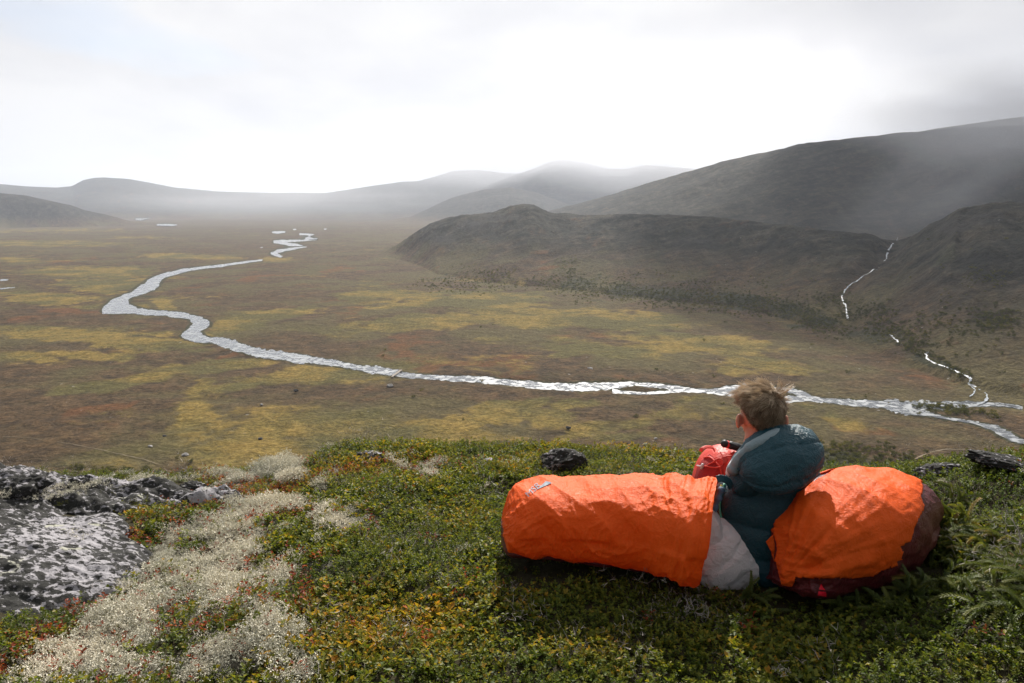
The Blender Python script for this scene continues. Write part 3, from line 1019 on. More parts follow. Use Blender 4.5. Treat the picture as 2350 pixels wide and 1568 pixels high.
def leaf_mat(name, cols, trans=0.35, rough=0.45, spec=0.4):
    """leaf colour runs along cols by the instance tint and a value stored on each leaf"""
    m, w, out = new_mat(name)
    a = w.n('ShaderNodeAttribute', attribute_name='tint', attribute_type='INSTANCER').outputs['Fac']
    v = w.n('ShaderNodeAttribute', attribute_name='shade').outputs['Fac']
    f = w.math('ADD', w.math('MULTIPLY', a, 0.6), w.math('MULTIPLY', v, 0.55), clamp=True)
    r = w.n('ShaderNodeValToRGB')
    w.t.links.new(f, r.inputs[0])
    el = r.color_ramp.elements
    while len(el) < len(cols):
        el.new(0.5)
    for i, (p, c) in enumerate(cols):
        el[i].position = p
        el[i].color = (c[0], c[1], c[2], 1)
    b = w.n('ShaderNodeBsdfPrincipled')
    w.t.links.new(r.outputs[0], b.inputs['Base Color'])
    b.inputs['Roughness'].default_value = rough
    b.inputs['Specular IOR Level'].default_value = spec
    t = w.n('ShaderNodeBsdfTranslucent')
    w.t.links.new(w.mix(1.0, r.outputs[0], (1.0, 1.0, 0.55), 'MULTIPLY'), t.inputs[0])
    ms = w.n('ShaderNodeMixShader')
    ms.inputs[0].default_value = trans
    w.t.links.new(b.outputs[0], ms.inputs[1])
    w.t.links.new(t.outputs[0], ms.inputs[2])
    w.t.links.new(ms.outputs[0], out.inputs[0])
    return m


def tri_mesh(name, V, F, shade, mat, mats=None, midx=None):
    me = fast_mesh(name, V, F, mat, smooth=False)
    a = me.attributes.new('shade', 'FLOAT', 'POINT')
    a.data.foreach_set('value', np.asarray(shade, np.float32))
    return me


def leaves(centers, dirs, ups, L, Wd, shade, droop=0.15):
    """folded diamond leaves -> vertices, triangles, shade"""
    d = dirs / (np.linalg.norm(dirs, axis=1, keepdims=True) + 1e-9)
    s = np.cross(d, ups)
    s /= np.linalg.norm(s, axis=1, keepdims=True) + 1e-9
    u = np.cross(s, d)
    L = np.asarray(L)[:, None]
    Wd = np.asarray(Wd)[:, None]
    p0 = centers
    p1 = centers + d * L * 0.5 + s * Wd * 0.5 + u * L * 0.12
    p2 = centers + d * L - u * L * droop
    p3 = centers + d * L * 0.5 - s * Wd * 0.5 + u * L * 0.12
    n = len(centers)
    V = np.stack([p0, p1, p2, p3], 1).reshape(-1, 3)
    i = np.arange(n)[:, None] * 4
    F = np.concatenate([i + np.array([[0, 1, 2]]), i + np.array([[0, 2, 3]])], 0)
    sh = np.repeat(shade, 4)
    return V, F, sh


def rand_dirs(r, n, up=0.3):
    a = r.uniform(0, 2 * np.pi, n)
    z = r.uniform(-0.15, 1, n) + up
    d = np.stack([np.cos(a), np.sin(a), z], -1)
    return d / np.linalg.norm(d, axis=1, keepdims=True)


def heath_proto(seed, n_st, per, L, Wd, h, spread, mat, name):
    r = np.random.default_rng(seed)
    C, Dd, SH, LL = [], [], [], []
    for s in range(n_st):
        a = r.uniform(0, 2 * np.pi)
        q = spread * math.sqrt(r.uniform(0, 1))
        base = np.array([q * math.cos(a), q * math.sin(a), -0.01])
        lean = np.array([math.cos(a), math.sin(a), 0]) * r.uniform(0, 0.5) + np.array([r.normal(0, .2), r.normal(0, .2), 1])
        hh = h * r.uniform(0.6, 1.15) * (1 - 0.35 * (q / spread) ** 2)
        st = r.uniform(0, 1)
        for k in range(per):
            t = (k + r.uniform(0, 1)) / per
            t = 1 - (1 - t) ** 1.5
            c = base + lean * hh * t
            ang = k * 2.4 + r.uniform(-.4, .4)
            up = 0.2 + 0.9 * t
            d = np.array([math.cos(ang), math.sin(ang), up * r.uniform(.5, 1.2)])
            C.append(c)
            Dd.append(d)
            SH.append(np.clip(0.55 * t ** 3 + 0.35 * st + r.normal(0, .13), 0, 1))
            LL.append(L * r.uniform(.7, 1.2))
    C, Dd, LL = np.array(C), np.array(Dd), np.array(LL)
    V, F, sh = leaves(C, Dd, np.tile([0, 0, 1.0], (len(C), 1)) + r.normal(0, .3, C.shape), LL, LL * Wd, np.array(SH))
    return tri_mesh(name, V, F, sh, mat)


def strands(r, bases, dirs, length, width, seg, curl, shade, name, mat, fork=2):
    """thin flat threads, each forking near its tip"""
    V, F, SH = [], [], []
    for b, d, sh in zip(bases, dirs, shade):
        p = np.array(b, float)
        d = np.array(d, float) / np.linalg.norm(d)
        stack = [(p, d, 0, length * r.uniform(.6, 1.2), width)]
        while stack:
            p, d, lv, ln, wd = stack.pop()
            side = np.cross(d, r.normal(0, 1, 3))
            side /= np.linalg.norm(side) + 1e-9
            prev = None
            for k in range(seg + 1):
                wv = wd * (1 - 0.5 * k / seg)
                i = len(V)
                V += [p - side * wv / 2, p + side * wv / 2]
                s_ = sh + 0.25 * (lv + k / seg) / (fork + 1)
                SH += [s_, s_]
                if prev is not None:
                    F.append((prev, prev + 1, i + 1, i))
                prev = i
                d = d + r.normal(0, curl, 3)
                d /= np.linalg.norm(d)
                p = p + d * ln / seg
            if lv < fork:
                for q in range(2):
                    stack.append((p.copy(), d + r.normal(0, 0.7, 3), lv + 1, ln * 0.6, wd * 0.8))
    me = fast_mesh(name, np.array(V), np.array(F), mat, smooth=False)
    a = me.attributes.new('shade', 'FLOAT', 'POINT')
    a.data.foreach_set('value', np.clip(np.array(SH), 0, 1).astype(np.float32))
    return me


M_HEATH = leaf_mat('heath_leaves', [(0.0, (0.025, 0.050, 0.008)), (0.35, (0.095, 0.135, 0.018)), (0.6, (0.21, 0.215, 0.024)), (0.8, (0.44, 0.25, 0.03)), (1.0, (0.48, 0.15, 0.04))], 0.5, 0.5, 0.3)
M_REDLEAF = leaf_mat('autumn_leaves', [(0.0, (0.10, 0.045, 0.015)), (0.35, (0.22, 0.050, 0.020)), (0.65, (0.34, 0.060, 0.030)), (1.0, (0.50, 0.17, 0.05))], 0.45, 0.5, 0.25)
M_LICH = leaf_mat('lichen', [(0.0, (0.28, 0.30, 0.25)), (0.4, (0.57, 0.55, 0.45)), (0.75, (0.78, 0.73, 0.60)), (1.0, (0.86, 0.81, 0.69))], 0.0, 0.9, 0.1)
M_JUN = leaf_mat('juniper_needles', [(0.0, (0.025, 0.045, 0.012)), (0.4, (0.085, 0.115, 0.026)), (0.75, (0.18, 0.19, 0.045)), (1.0, (0.36, 0.23, 0.07))], 0.35, 0.5, 0.25)
M_TWIG = leaf_mat('dry_twigs', [(0.0, (0.10, 0.08, 0.065)), (0.5, (0.26, 0.23, 0.20)), (1.0, (0.48, 0.44, 0.41))], 0.0, 0.8, 0.2)
M_MOSS = leaf_mat('moss', [(0.0, (0.05, 0.065, 0.01)), (0.5, (0.13, 0.14, 0.02)), (1.0, (0.24, 0.21, 0.04))], 0.3, 0.8, 0.1)


def juniper_proto(seed, name):
    r = np.random.default_rng(seed)
    C, Dd, SH, LL = [], [], [], []
    ang0 = r.uniform(0, 6.28)
    for s in range(7):
        a = ang0 + r.normal(0, 0.8)
        p = np.array([r.normal(0, .025), r.normal(0, .025), 0.0])
        d = np.array([math.cos(a) * 0.8, math.sin(a) * 0.8, r.uniform(.6, 1.1)])
        ln = r.uniform(.05, .095)
        tone = r.uniform(0, .6)
        n = 26
        for k in range(n):
            t = k / n
            d = d + np.array([math.cos(a) * .02, math.sin(a) * .02, -0.055])
            d /= np.linalg.norm(d)
            p = p + d * ln / n
            for j in range(4):
                an = j * 1.57 + k * 0.8
                sd_ = np.cross(d, [0, 0, 1.0])
                sd_ /= np.linalg.norm(sd_) + 1e-9
                uu = np.cross(sd_, d)
                nd = d * 0.9 + (sd_ * math.cos(an) + uu * math.sin(an)) * (1.0 - 0.5 * t)
                C.append(p.copy())
                Dd.append(nd)
                SH.append(np.clip(tone + 0.45 * t + r.normal(0, .1), 0, 1))
                LL.append(0.0115 * (1 - 0.35 * t) * r.uniform(.8, 1.2))
    C, Dd, LL = np.array(C), np.array(Dd), np.array(LL)
    V, F, sh = leaves(C, Dd, np.tile([0, 0, 1.0], (len(C), 1)), LL, LL * 0.30, np.array(SH), -0.1)
    return tri_mesh(name, V, F, sh, M_JUN)


def lichen_proto(seed, name):
    r = np.random.default_rng(seed)
    n = 70
    a = r.uniform(0, 6.28, n)
    q = 0.045 * np.sqrt(r.uniform(0, 1, n))
    B = np.stack([q * np.cos(a), q * np.sin(a), 0.006 + 0.010 * (1 - (q / .045) ** 2)], -1)
    Dd = np.stack([np.cos(a) * q / .045 * .9, np.sin(a) * q / .045 * .9, np.ones(n)], -1) + r.normal(0, .25, (n, 3))
    return strands(r, B, Dd, 0.0085, 0.0034, 2, 0.5, r.uniform(0.0, .5, n), name, M_LICH, 2)


def twig_proto(seed, name, n=12, ln=0.05, wd=0.0024):
    r = np.random.default_rng(seed)
    B = np.stack([r.normal(0, .03, n), r.normal(0, .03, n), np.zeros(n)], -1)
    Dd = np.stack([r.normal(0, .8, n), r.normal(0, .8, n), np.ones(n)], -1)
    return strands(r, B, Dd, ln, wd, 3, 0.22, r.uniform(0, .8, n), name, M_TWIG, 2)


def build_plants():
    r = np.random.default_rng(99)
    # jittered points over the knoll in front of and beside the camera
    d = 0.0385
    gx, gy = np.meshgrid(np.arange(-4.2, 4.3, d), np.arange(0.55, 4.6, d))
    x = (gx + r.uniform(-.5, .5, gx.shape) * d).ravel()
    y = (gy + r.uniform(-.5, .5, gx.shape) * d).ravel()
    R = np.hypot(x, y)
    A = np.arctan2(x, y)
    re = np.interp(A, _ea, _er)
    keep = (np.abs(A) < math.radians(50)) & (R > 0.75) & (R < re + 0.35)
    x, y, R, A = x[keep], y[keep], R[keep], A[keep]
    z = near_h(x, y)
    px, py = project(x, y, z)
    li = zone(px, py, x, y, LICHEN, 901)
    rd = zone(px, py, x, y, RED, 921)
    ju = zone(px, py, x, y, JUNI, 941, .6)
    tw = zone(px, py, x, y, TWIG, 961, .6)
    tp = zone(px, py, x, y, TIPS, 981)
    gp = zone(px, py, x, y, GREENP, 991, .5)
    qx, qy = px + 60 * fbm(x * 7, y * 7, 3, 711), py + 26 * fbm(x * 7, y * 7, 3, 713)
    bare = in_poly(qx, qy, SLAB_POLY) | in_poly(qx, qy, LEDGE_POLY)
    li = np.maximum(li * (1 - 0.85 * gp), 0)
    # the open right half is green heath, the left gets paler towards the rock
    n1 = fbm(x * 4.0, y * 4.0, 4, 721)
    n2 = fbm(x * 1.6, y * 1.6, 3, 731)
    u = r.uniform(0, 1, len(x))
    under = R < 0
    # keep plants from growing through the bag and the person
    bx0 = (x > -0.02) & (x < 1.62) & (y > np.where(x > 0.88, 2.22, 2.36) + 0.05 * np.sin(x * 5)) & (y < 2.72)
    low = np.where(bx0, 0.35, 1.0)

    def rots(n, tilt=0.25):
        return np.stack([r.normal(0, tilt, n), r.normal(0, tilt, n), r.uniform(0, 6.28, n)], -1)

    # --- heath
    p_h = np.clip(1.15 - 1.15 * li - 1.9 * fbm(x * 6.5, y * 6.5, 3, 741) * (li > .2) - 0.55 * ju, 0.06, 1)
    p_h = np.where(bare, 0.0, p_h)
    k = u < p_h * 0.95
    protos = [heath_proto(200 + i, 8, 9, 0.0150, 0.66, 0.048, 0.042, M_HEATH, 'heath') for i in range(4)]
    protos += [heath_proto(220 + i, 10, 15, 0.0100, 0.55, 0.050, 0.042, M_HEATH, 'crowberry') for i in range(3)]
    kind = fbm(x * 2.3, y * 2.3, 3, 751) + r.normal(0, .25, len(x)) + 0.25 * sstep(1250, 1400, px) - 0.5 * tp
    idx = np.where(kind < 0.05, r.integers(0, 4, len(x)), 4 + r.integers(0, 3, len(x)))
    tint = np.clip(0.27 + 0.25 * tp + 0.25 * n1 + 0.30 * rd + 0.18 * n2 + r.normal(0, .07, len(x)) - 0.08 * sstep(1300, 2300, px), 0, 1)
    sc = np.clip(0.95 + 0.35 * n1 + r.normal(0, .15, len(x)), .45, 1.5) * low
    sc = sc * np.where((px < 700) & (py < 1180), 0.75, 1.0)
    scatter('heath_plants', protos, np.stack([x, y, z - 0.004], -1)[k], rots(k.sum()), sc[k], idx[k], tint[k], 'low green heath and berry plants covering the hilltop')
    # --- red leaves
    p_r = np.clip(0.95 * rd ** 1.2 + 0.012 + 0.20 * (li > .25), 0, .8)
    p_r = np.where(bare, 0.0, p_r)
    k = r.uniform(0, 1, len(x)) < p_r
    protos = [heath_proto(300 + i, 4, 6, 0.0155, 0.5, 0.062, 0.03, M_REDLEAF, 'bearberry') for i in range(4)]
    scatter('red_berry_plants', protos, np.stack([x, y, z], -1)[k], rots(k.sum()), (r.uniform(.65, 1.15, len(x)) * np.where(py < 1180, .8, 1) * low)[k], r.integers(0, 4, k.sum()),
            np.clip(r.normal(.45, .25, k.sum()) - 0.2 * (rd[k] < .3), 0, 1), 'red and rust leaved berry plants among the pale lichen')
    # --- lichen
    pat = fbm(x * 6.5, y * 6.5, 3, 741)
    p_l = np.clip(1.4 * li - 0.38 + 2.2 * pat, 0, 1) * sstep(0.10, 0.40, li) * (1 - 0.8 * (gp > .5))
    p_l = np.where(bare, 0.0, p_l)
    k = r.uniform(0, 1, len(x)) < np.maximum(p_l, 0.006)
    protos = [lichen_proto(400 + i, 'lichen') for i in range(6)]
    # cushions: bigger in patches
    s_l = np.clip(1.0 + 0.7 * fbm(x * 6, y * 6, 2, 771) + r.normal(0, .15, len(x)), .45, 1.7)
    zz = z + 0.075 * np.clip(fbm(x * 4.5, y * 4.5, 3, 777), 0, 1) * li + 0.006 * li
    scatter('reindeer_lichen', protos, np.stack([x, y, zz], -1)[k], rots(k.sum()), (s_l * low)[k], r.integers(0, 6, k.sum()),
            np.clip(0.50 + 0.6 * fbm(x * 5, y * 5, 3, 781)[k] + r.normal(0, .12, k.sum()), 0, 1), 'pale cream and grey reindeer lichen cushions on the left')
    # --- juniper
    p_j = np.clip(1.2 * ju - 0.2 + 0.2 * n1, 0, .8) * (low > .5)
    k = r.uniform(0, 1, len(x)) < p_j
    protos = [juniper_proto(500 + i, 'juniper') for i in range(5)]
    scatter('juniper_sprays', protos, np.stack([x, y, z + 0.02 * r.uniform(0, 1, len(x))], -1)[k], np.stack([r.normal(0, .3, k.sum()), r.normal(0, .3, k.sum()), r.normal(0.6, 1.6, k.sum())], -1), r.uniform(1.0, 1.6, k.sum()), r.integers(0, 5, k.sum()),
            np.clip(r.normal(.42, .18, k.sum()) + 0.3 * n2[k], 0, 1), 'feathery creeping juniper around the bag on the right')
    # --- dry twigs
    p_t = np.clip(0.5 * tw + 0.012, 0, .5) * (low > .5)
    p_t = np.where(bare, 0.0, p_t)
    k = r.uniform(0, 1, len(x)) < p_t
    protos = [twig_proto(600 + i, 'twigs') for i in range(4)]
    scatter('dry_heather_twigs', protos, np.stack([x, y, z], -1)[k], rots(k.sum(), .3), r.uniform(.5, 1.15, k.sum()), r.integers(0, 4, k.sum()),
            r.uniform(0, .7, k.sum()), 'bare grey heather twigs between the green plants')
    # --- moss along the rock ledge
    MO = [(170, 1120, 26, 7, -10), (280, 1132, 60, 4, -4), (220, 1150, 60, 3, -12, .8), (310, 1170, 50, 8, 0, .7), (150, 1166, 30, 5, 0, .8), (420, 1122, 20, 3, 0, .6)]
    mo = zone(px, py, x, y, MO, 995, .3)
    k = (r.uniform(0, 1, len(x)) < np.clip(mo * 1.4 - .2, 0, 1))
    protos = [heath_proto(700 + i, 26, 5, 0.006, 0.3, 0.022, 0.035, M_MOSS, 'moss') for i in range(2)]
    scatter('ledge_moss', protos, np.stack([x, y, z + 0.03], -1)[k], rots(k.sum()), r.uniform(.7, 1.2, k.sum()), r.integers(0, 2, k.sum()), r.uniform(.2, .9, k.sum()), 'yellow green moss in cracks of the left rock ledge')
    # lichen tufts on the ledge
    k = bare & (r.uniform(0, 1, len(x)) < np.clip(1.2 * zone(px, py, x, y, [(50, 1150, 110, 9, 0), (190, 1136, 70, 6, -8), (150, 1158, 60, 5, -5), (400, 1120, 30, 4, 0, .7)], 905, .3) - .25, 0, 1))
    protos = [lichen_proto(450 + i, 'lichen') for i in range(3)]
    scatter('ledge_lichen', protos, np.stack([x, y, z + 0.035], -1)[k], rots(k.sum()), r.uniform(.6, 1.1, k.sum()), r.integers(0, 3, k.sum()), r.uniform(.3, .8, k.sum()), 'pale lichen tufts on the left rock ledge')


build_plants()
# ------------------------------------------------------------------ rocks
def rock_material(name, dark=0.5, pattern=1.0):
    """black map lichen over pale grey stone"""
    m, w, out = new_mat(name)
    P = w.n('ShaderNodeNewGeometry').outputs['Position']
    ps = w.scalev(P, (17 * pattern, 34 * pattern, 30 * pattern))
    rotm = w.n('ShaderNodeMapping', inp={0: P})
    rotm.inputs['Rotation'].default_value = (0, 0, math.radians(-24))
    rotm.inputs['Scale'].default_value = (24 * pattern, 42 * pattern, 42 * pattern)
    n = w.noise(rotm.outputs[0], 1.0, 6, 0.62, 0.25)
    n2 = w.noise(P, 3.0, 4, 0.5)
    n3 = w.noise(P, 90.0, 5, 0.7)
    stone = w.mix(n3, (0.20, 0.195, 0.21), (0.42, 0.405, 0.425))
    vor = w.n('ShaderNodeTexVoronoi', inp={'Vector': P, 'Scale': 7.0})
    grn = w.ramp(w.noise(P, 5.5, 3, 0.5, 0.5), 0.60, 0.66)
    stone = w.mix(w.math('MULTIPLY', grn, 0.65), stone, w.mix(n3, (0.30, 0.31, 0.21), (0.46, 0.46, 0.34)))
    f = w.math('ADD', w.math('ADD', n, w.math('MULTIPLY', w.math('SUBTRACT', n2, 0.5), 0.55)), w.math('MULTIPLY', w.math('SUBTRACT', n3, 0.5), 0.12))
    blk = w.ramp(f, 0.60 - dark * 0.2, 0.66 - dark * 0.2)
    c = w.mix(blk, stone, w.mix(n3, (0.010, 0.010, 0.010), (0.042, 0.042, 0.038)))
    h = w.math('ADD', w.math('MULTIPLY', blk, 0.5), w.math('MULTIPLY', n3, 0.8))
    pbsdf(w, out, c, 0.85, bump(w, h, 0.8, 0.010), 0.25)
    return m


M_SLAB = rock_material('slab_rock', 0.74, 1.2)
M_DARK = rock_material('dark_rock', 0.76, 1.3)


def ground_slab(name, poly, mat, label, rise, lump, seed, n=170):
    """rock sheet breaking through the turf, thick, with a rough top"""
    px = np.array([p[0] for p in poly], float)
    py = np.array([p[1] for p in poly], float)
    wx, wy = at_z(px, py, -0.05)
    # polygon on the ground
    P = []
    for a, b in zip(range(len(wx)), list(range(1, len(wx))) + [0]):
        for t in np.linspace(0, 1, 10)[:-1]:
            P.append((wx[a] + (wx[b] - wx[a]) * t, wy[a] + (wy[b] - wy[a]) * t))
    x0, x1, y0, y1 = wx.min() - .05, wx.max() + .05, wy.min() - .05, wy.max() + .05
    nx = n
    ny = max(12, int(n * (y1 - y0) / (x1 - x0)))
    X, Y = np.meshgrid(np.linspace(x0, x1, nx), np.linspace(y0, y1, ny))
    # distance to the outline
    Pp = np.array(P)
    D = np.full(X.shape, 9.0)
    for q in Pp:
        D = np.minimum(D, np.hypot(X - q[0], Y - q[1]))
    ins = in_poly(X, Y, [tuple(q) for q in Pp])
    sd_ = np.where(ins, D, -D)
    e = sstep(-0.12, 0.02, sd_ + 0.05 * fbm(X * 9, Y * 9, 3, seed + 50))
    Z = near_h(X, Y)
    top = rise + lump * fbm(X * 4, Y * 9, 4, seed) + 0.6 * lump * np.abs(fbm(X * 12, Y * 24, 4, seed + 7)) + 0.007 * fbm(X * 45, Y * 60, 3, seed + 9)
    Z = Z - 0.10 + (0.10 + top) * e
    V = np.stack([X, Y, Z], -1).reshape(-1, 3)
    F = grid_faces(ny, nx)
    fe = e.reshape(-1)[F].max(1)
    F = F[fe > 0.02]
    used = np.unique(F)
    mp = np.full(len(V), -1)
    mp[used] = np.arange(len(used))
    V = V[used]
    F = mp[F][:, ::-1]
    me = fast_mesh(name, V, F[:, ::-1], mat)
    o = link_mesh(name, me)
    so = o.modifiers.new('thickness', 'SOLIDIFY')
    so.thickness = 0.12
    so.offset = -1
    tag(o, label, 'rock')
    return o


ground_slab('rock_slab', SLAB_POLY, M_SLAB, 'flat grey rock slab speckled with black lichen at lower left', 0.014, 0.024, 61, 330)
ground_slab('rock_ledge', LEDGE_POLY, M_DARK, 'long blackish rock ledge at the left brink of the hilltop', 0.03, 0.06, 67, 260)


def rock(px, py, D, size, seed, label, mat=None, sharp=0.35, z=None, name='boulder', squash=(1, 1, 1), rotz=0.0, sub=5):
    """angular stone whose base sits in the ground below the photo point"""
    bm = bmesh.new()
    bmesh.ops.create_icosphere(bm, subdivisions=sub, radius=1.0)
    r = np.random.default_rng(seed)
    # chop with random planes for flat faces
    N = r.normal(0, 1, (11, 3))
    N /= np.linalg.norm(N, axis=1, keepdims=True)
    dd = r.uniform(0.62, 0.95, 11)
    for v in bm.verts:
        p = np.array(v.co)
        for nrm, d in zip(N, dd):
            s = p @ nrm - d
            if s > 0:
                p = p - nrm * s * 0.9
        q = Vector(p)
        q = q * (1 + sharp * 0.45 * mnoise.fractal(q * 2.3 + Vector((seed, 0, 0)), 0.8, 2.1, 5) - 0.22 * abs(mnoise.noise(q * 3.5 + Vector((0, seed, 0)))) + 0.10 * abs(mnoise.noise(q * 9 + Vector((0, seed, 0)))))
        v.co = q
    x, y, zz = at_dist(px, py, D)
    zg = float(near_h(np.array([x]), np.array([y]))[0]) if z is None else z
    me = bpy.data.meshes.new(name)
    for v in bm.verts:
        v.co = Vector((v.co.x * size[0], v.co.y * size[1], v.co.z * size[2]))
    bm.to_mesh(me)
    bm.free()
    me.materials.append(mat or M_DARK)
    me.polygons.foreach_set('use_smooth', [sub >= 4] * len(me.polygons))
    o = link_mesh(name, me)
    o.location = (float(x), float(y), zg + size[2] * 0.45)
    o.rotation_euler = (r.normal(0, .1), r.normal(0, .1), rotz)
    tag(o, label, 'rock')
    return o


rock(1290, 1048, 3.9, (0.150, 0.10, 0.078), 5, 'pointed black boulder with white lichen beyond the orange bag', rotz=0.3)
rock(35, 1112, 3.85, (0.155, 0.12, 0.095), 9, 'craggy black rock at the far left edge')
rock(88, 1108, 3.9, (0.05, 0.05, 0.06), 13, 'small black rock right of the craggy rock', sharp=.5)
rock(172, 1122, 3.95, (0.07, 0.05, 0.055), 17, 'jagged dark rock rising from the left ledge', sharp=.6)
rock(237, 1116, 3.95, (0.035, 0.03, 0.038), 21, 'small white topped stone on the left ledge', mat=M_SLAB)
rock(300, 1120, 3.95, (0.09, 0.05, 0.03), 25, 'low pale stone on the left ledge', mat=M_SLAB)
rock(440, 1112, 3.95, (0.075, 0.05, 0.035), 29, 'low dark rock at the right end of the ledge')
rock(845, 1046, 3.9, (0.085, 0.06, 0.03), 33, 'flat grey rock on the brow of the lichen mound', mat=M_SLAB)
rock(2310, 1082, 3.85, (0.20, 0.08, 0.042), 37, 'dark lichen covered rock at the far right brink')
rock(2160, 1092, 3.75, (0.13, 0.06, 0.035), 41, 'low dark rock behind the right end of the bag')
rock(1120, 1056, 3.95, (0.05, 0.04, 0.022), 45, 'small half buried stone left of the pointed boulder', mat=M_SLAB)
# ------------------------------------------------------------------ bivvy bag, sleeping bag, person, pack
def at_y(px, py, y):
    dx, dy, dz = pdir(px, py)
    t = y / dy
    return dx * t, y, CAMZ + dz * t


def loft(rings, closed=True, cap=False):
    """rings: (n, m, 3) -> vertices and quads"""
    rings = np.asarray(rings, float)
    n, m, _ = rings.shape
    i = np.arange(n - 1)[:, None] * m + np.arange(m if closed else m - 1)[None, :]
    j = (np.arange(m if closed else m - 1) + 1) % m
    i2 = np.arange(n - 1)[:, None] * m + j[None, :]
    F = np.stack([i, i2, i2 + m, i + m], -1).reshape(-1, 4)
    return rings.reshape(-1, 3), F


def resample(st, n):
    st = np.array(st, float)
    d = np.concatenate([[0], np.cumsum(np.hypot(np.diff(st[:, 0]), 0.6 * np.diff(st[:, 1])))])
    t = np.linspace(0, d[-1], n)
    out = np.stack([np.interp(t, d, st[:, k]) for k in range(st.shape[1])], -1)
    k = np.array([1, 2, 3, 2, 1]) / 9.0
    for _ in range(2):
        pad = np.vstack([out[:1], out[:1], out, out[-1:], out[-1:]])
        out = sum(pad[i:i + len(out)] * k[i] for i in range(5))
    return out


def tri(x):
    f = x - np.floor(x)
    return np.abs(f * 2 - 1)


def crumple(a, b, seed, s=1.0):
    """straight random creases with flat facets between, like stiff nylon; a and b in metres"""
    a, b = np.asarray(a, float), np.asarray(b, float)
    tot = np.zeros(np.shape(a))
    rr = np.random.default_rng(seed)
    norm = 0.0
    for i in range(12):
        f = 7.0 * 1.25 ** i * s
        amp = 1.0 / 1.13 ** i
        an = rr.normal(0.9, 0.7) if i < 3 else rr.uniform(0, np.pi)
        c, sn = math.cos(an), math.sin(an)
        u, v = a * c + b * sn, -a * sn + b * c
        wv = 0.55 * fbm(u * f * 0.5, v * f * 0.35, 2, seed + 40 + i)
        mask = sstep(-0.15, 0.35, fbm(a * f * 0.45 + i, b * f * 0.45, 2, seed + 7 * i))
        k = tri(u * f * 0.8 + wv + rr.uniform())
        tot = tot + amp * (k * 0.55 + 0.45 * (1 - np.minimum((1 - k) * 5, 1)) ) * mask
        norm += amp
    return tot / norm * 1.6


def vnormals(V, n, m):
    R = V.reshape(n, m, 3)
    du = np.gradient(R, axis=0)
    dv = (np.roll(R, -1, 1) - np.roll(R, 1, 1))
    N = np.cross(dv, du)
    N /= np.linalg.norm(N, axis=2, keepdims=True) + 1e-9
    return N.reshape(-1, 3)


def outward(N, V, c):
    s = np.sign(np.sum(N * (V - c), axis=1, keepdims=True))
    s[s == 0] = 1
    return N * s


def nylon(name, c0, c1, rough=0.45, spec=0.4, trans=0.0, bscale=60.0, bstr=0.35, tcol=None, sheen=0.0):
    m, w, out = new_mat(name)
    P = w.n('ShaderNodeTexCoord').outputs['Object']
    n = w.noise(P, 6.0, 3)
    c = w.mix(n, c0, c1)
    a = w.noise(P, bscale * 0.5, 3, 0.5, 0.8)
    b = w.noise(P, bscale * 1.3, 3, 0.5, 1.2)
    ra = w.math('ABSOLUTE', w.math('SUBTRACT', a, 0.5))
    rb = w.math('ABSOLUTE', w.math('SUBTRACT', b, 0.5))
    h = w.math('ADD', w.ramp(ra, 0.0, 0.09, 1.0, 0.0), w.ramp(rb, 0.0, 0.08, 0.5, 0.0))
    nm = bump(w, h, bstr, 0.004)
    bs = pbsdf(w, out, c, rough, nm, spec)
    if sheen:
        bs.inputs['Sheen Weight'].default_value = sheen
    if trans:
        t = w.n('ShaderNodeBsdfTranslucent')
        if tcol:
            t.inputs[0].default_value = tcol + (1,)
        else:
            w.t.links.new(c, t.inputs[0])
        w.t.links.new(nm, t.inputs[1])
        ms = w.n('ShaderNodeMixShader')
        ms.inputs[0].default_value = trans
        w.t.links.new(bs.outputs[0], ms.inputs[1])
        w.t.links.new(t.outputs[0], ms.inputs[2])
        w.t.links.new(ms.outputs[0], out.inputs[0])
    return m


M_ORANGE = nylon('orange_nylon', (0.84, 0.110, 0.010), (0.90, 0.140, 0.015), 0.5, 0.18, 0.25, 85.0, 0.35)
M_MAROON = nylon('maroon_nylon', (0.075, 0.010, 0.014), (0.11, 0.016, 0.020), 0.4, 0.4, 0.0, 50.0, 0.4)
M_TEAL = nylon('teal_nylon', (0.008, 0.048, 0.066), (0.012, 0.060, 0.082), 0.42, 0.34, 0.0, 70.0, 0.45)
M_COLLAR = nylon('grey_teal_lining', (0.18, 0.25, 0.28), (0.25, 0.32, 0.35), 0.5, 0.4, 0.1, 60.0, 0.3)
M_SILVER = nylon('silver_lining', (0.60, 0.61, 0.63), (0.72, 0.73, 0.75), 0.42, 0.5, 0.1, 40.0, 0.4)
M_RED = nylon('red_pack_nylon', (0.62, 0.045, 0.030), (0.74, 0.070, 0.045), 0.5, 0.4, 0.1, 40.0, 0.25)
M_ZIP = simple_mat('green_zip', (0.10, 0.40, 0.26), 0.5, 0.4)
M_YZIP = simple_mat('yellow_tape', (0.55, 0.50, 0.05), 0.6, 0.3)
M_BLACK = simple_mat('black_rubber', (0.012, 0.012, 0.013), 0.5, 0.4)
M_GREYP = simple_mat('grey_print', (0.17, 0.21, 0.25), 0.6, 0.3)
M_EMBLEM = simple_mat('red_print', (0.75, 0.010, 0.035), 0.5, 0.4)
M_WHITE = simple_mat('white_webbing', (0.75, 0.75, 0.76), 0.6, 0.3)
M_STEEL = simple_mat('steel', (0.45, 0.45, 0.46), 0.3, 0.8)


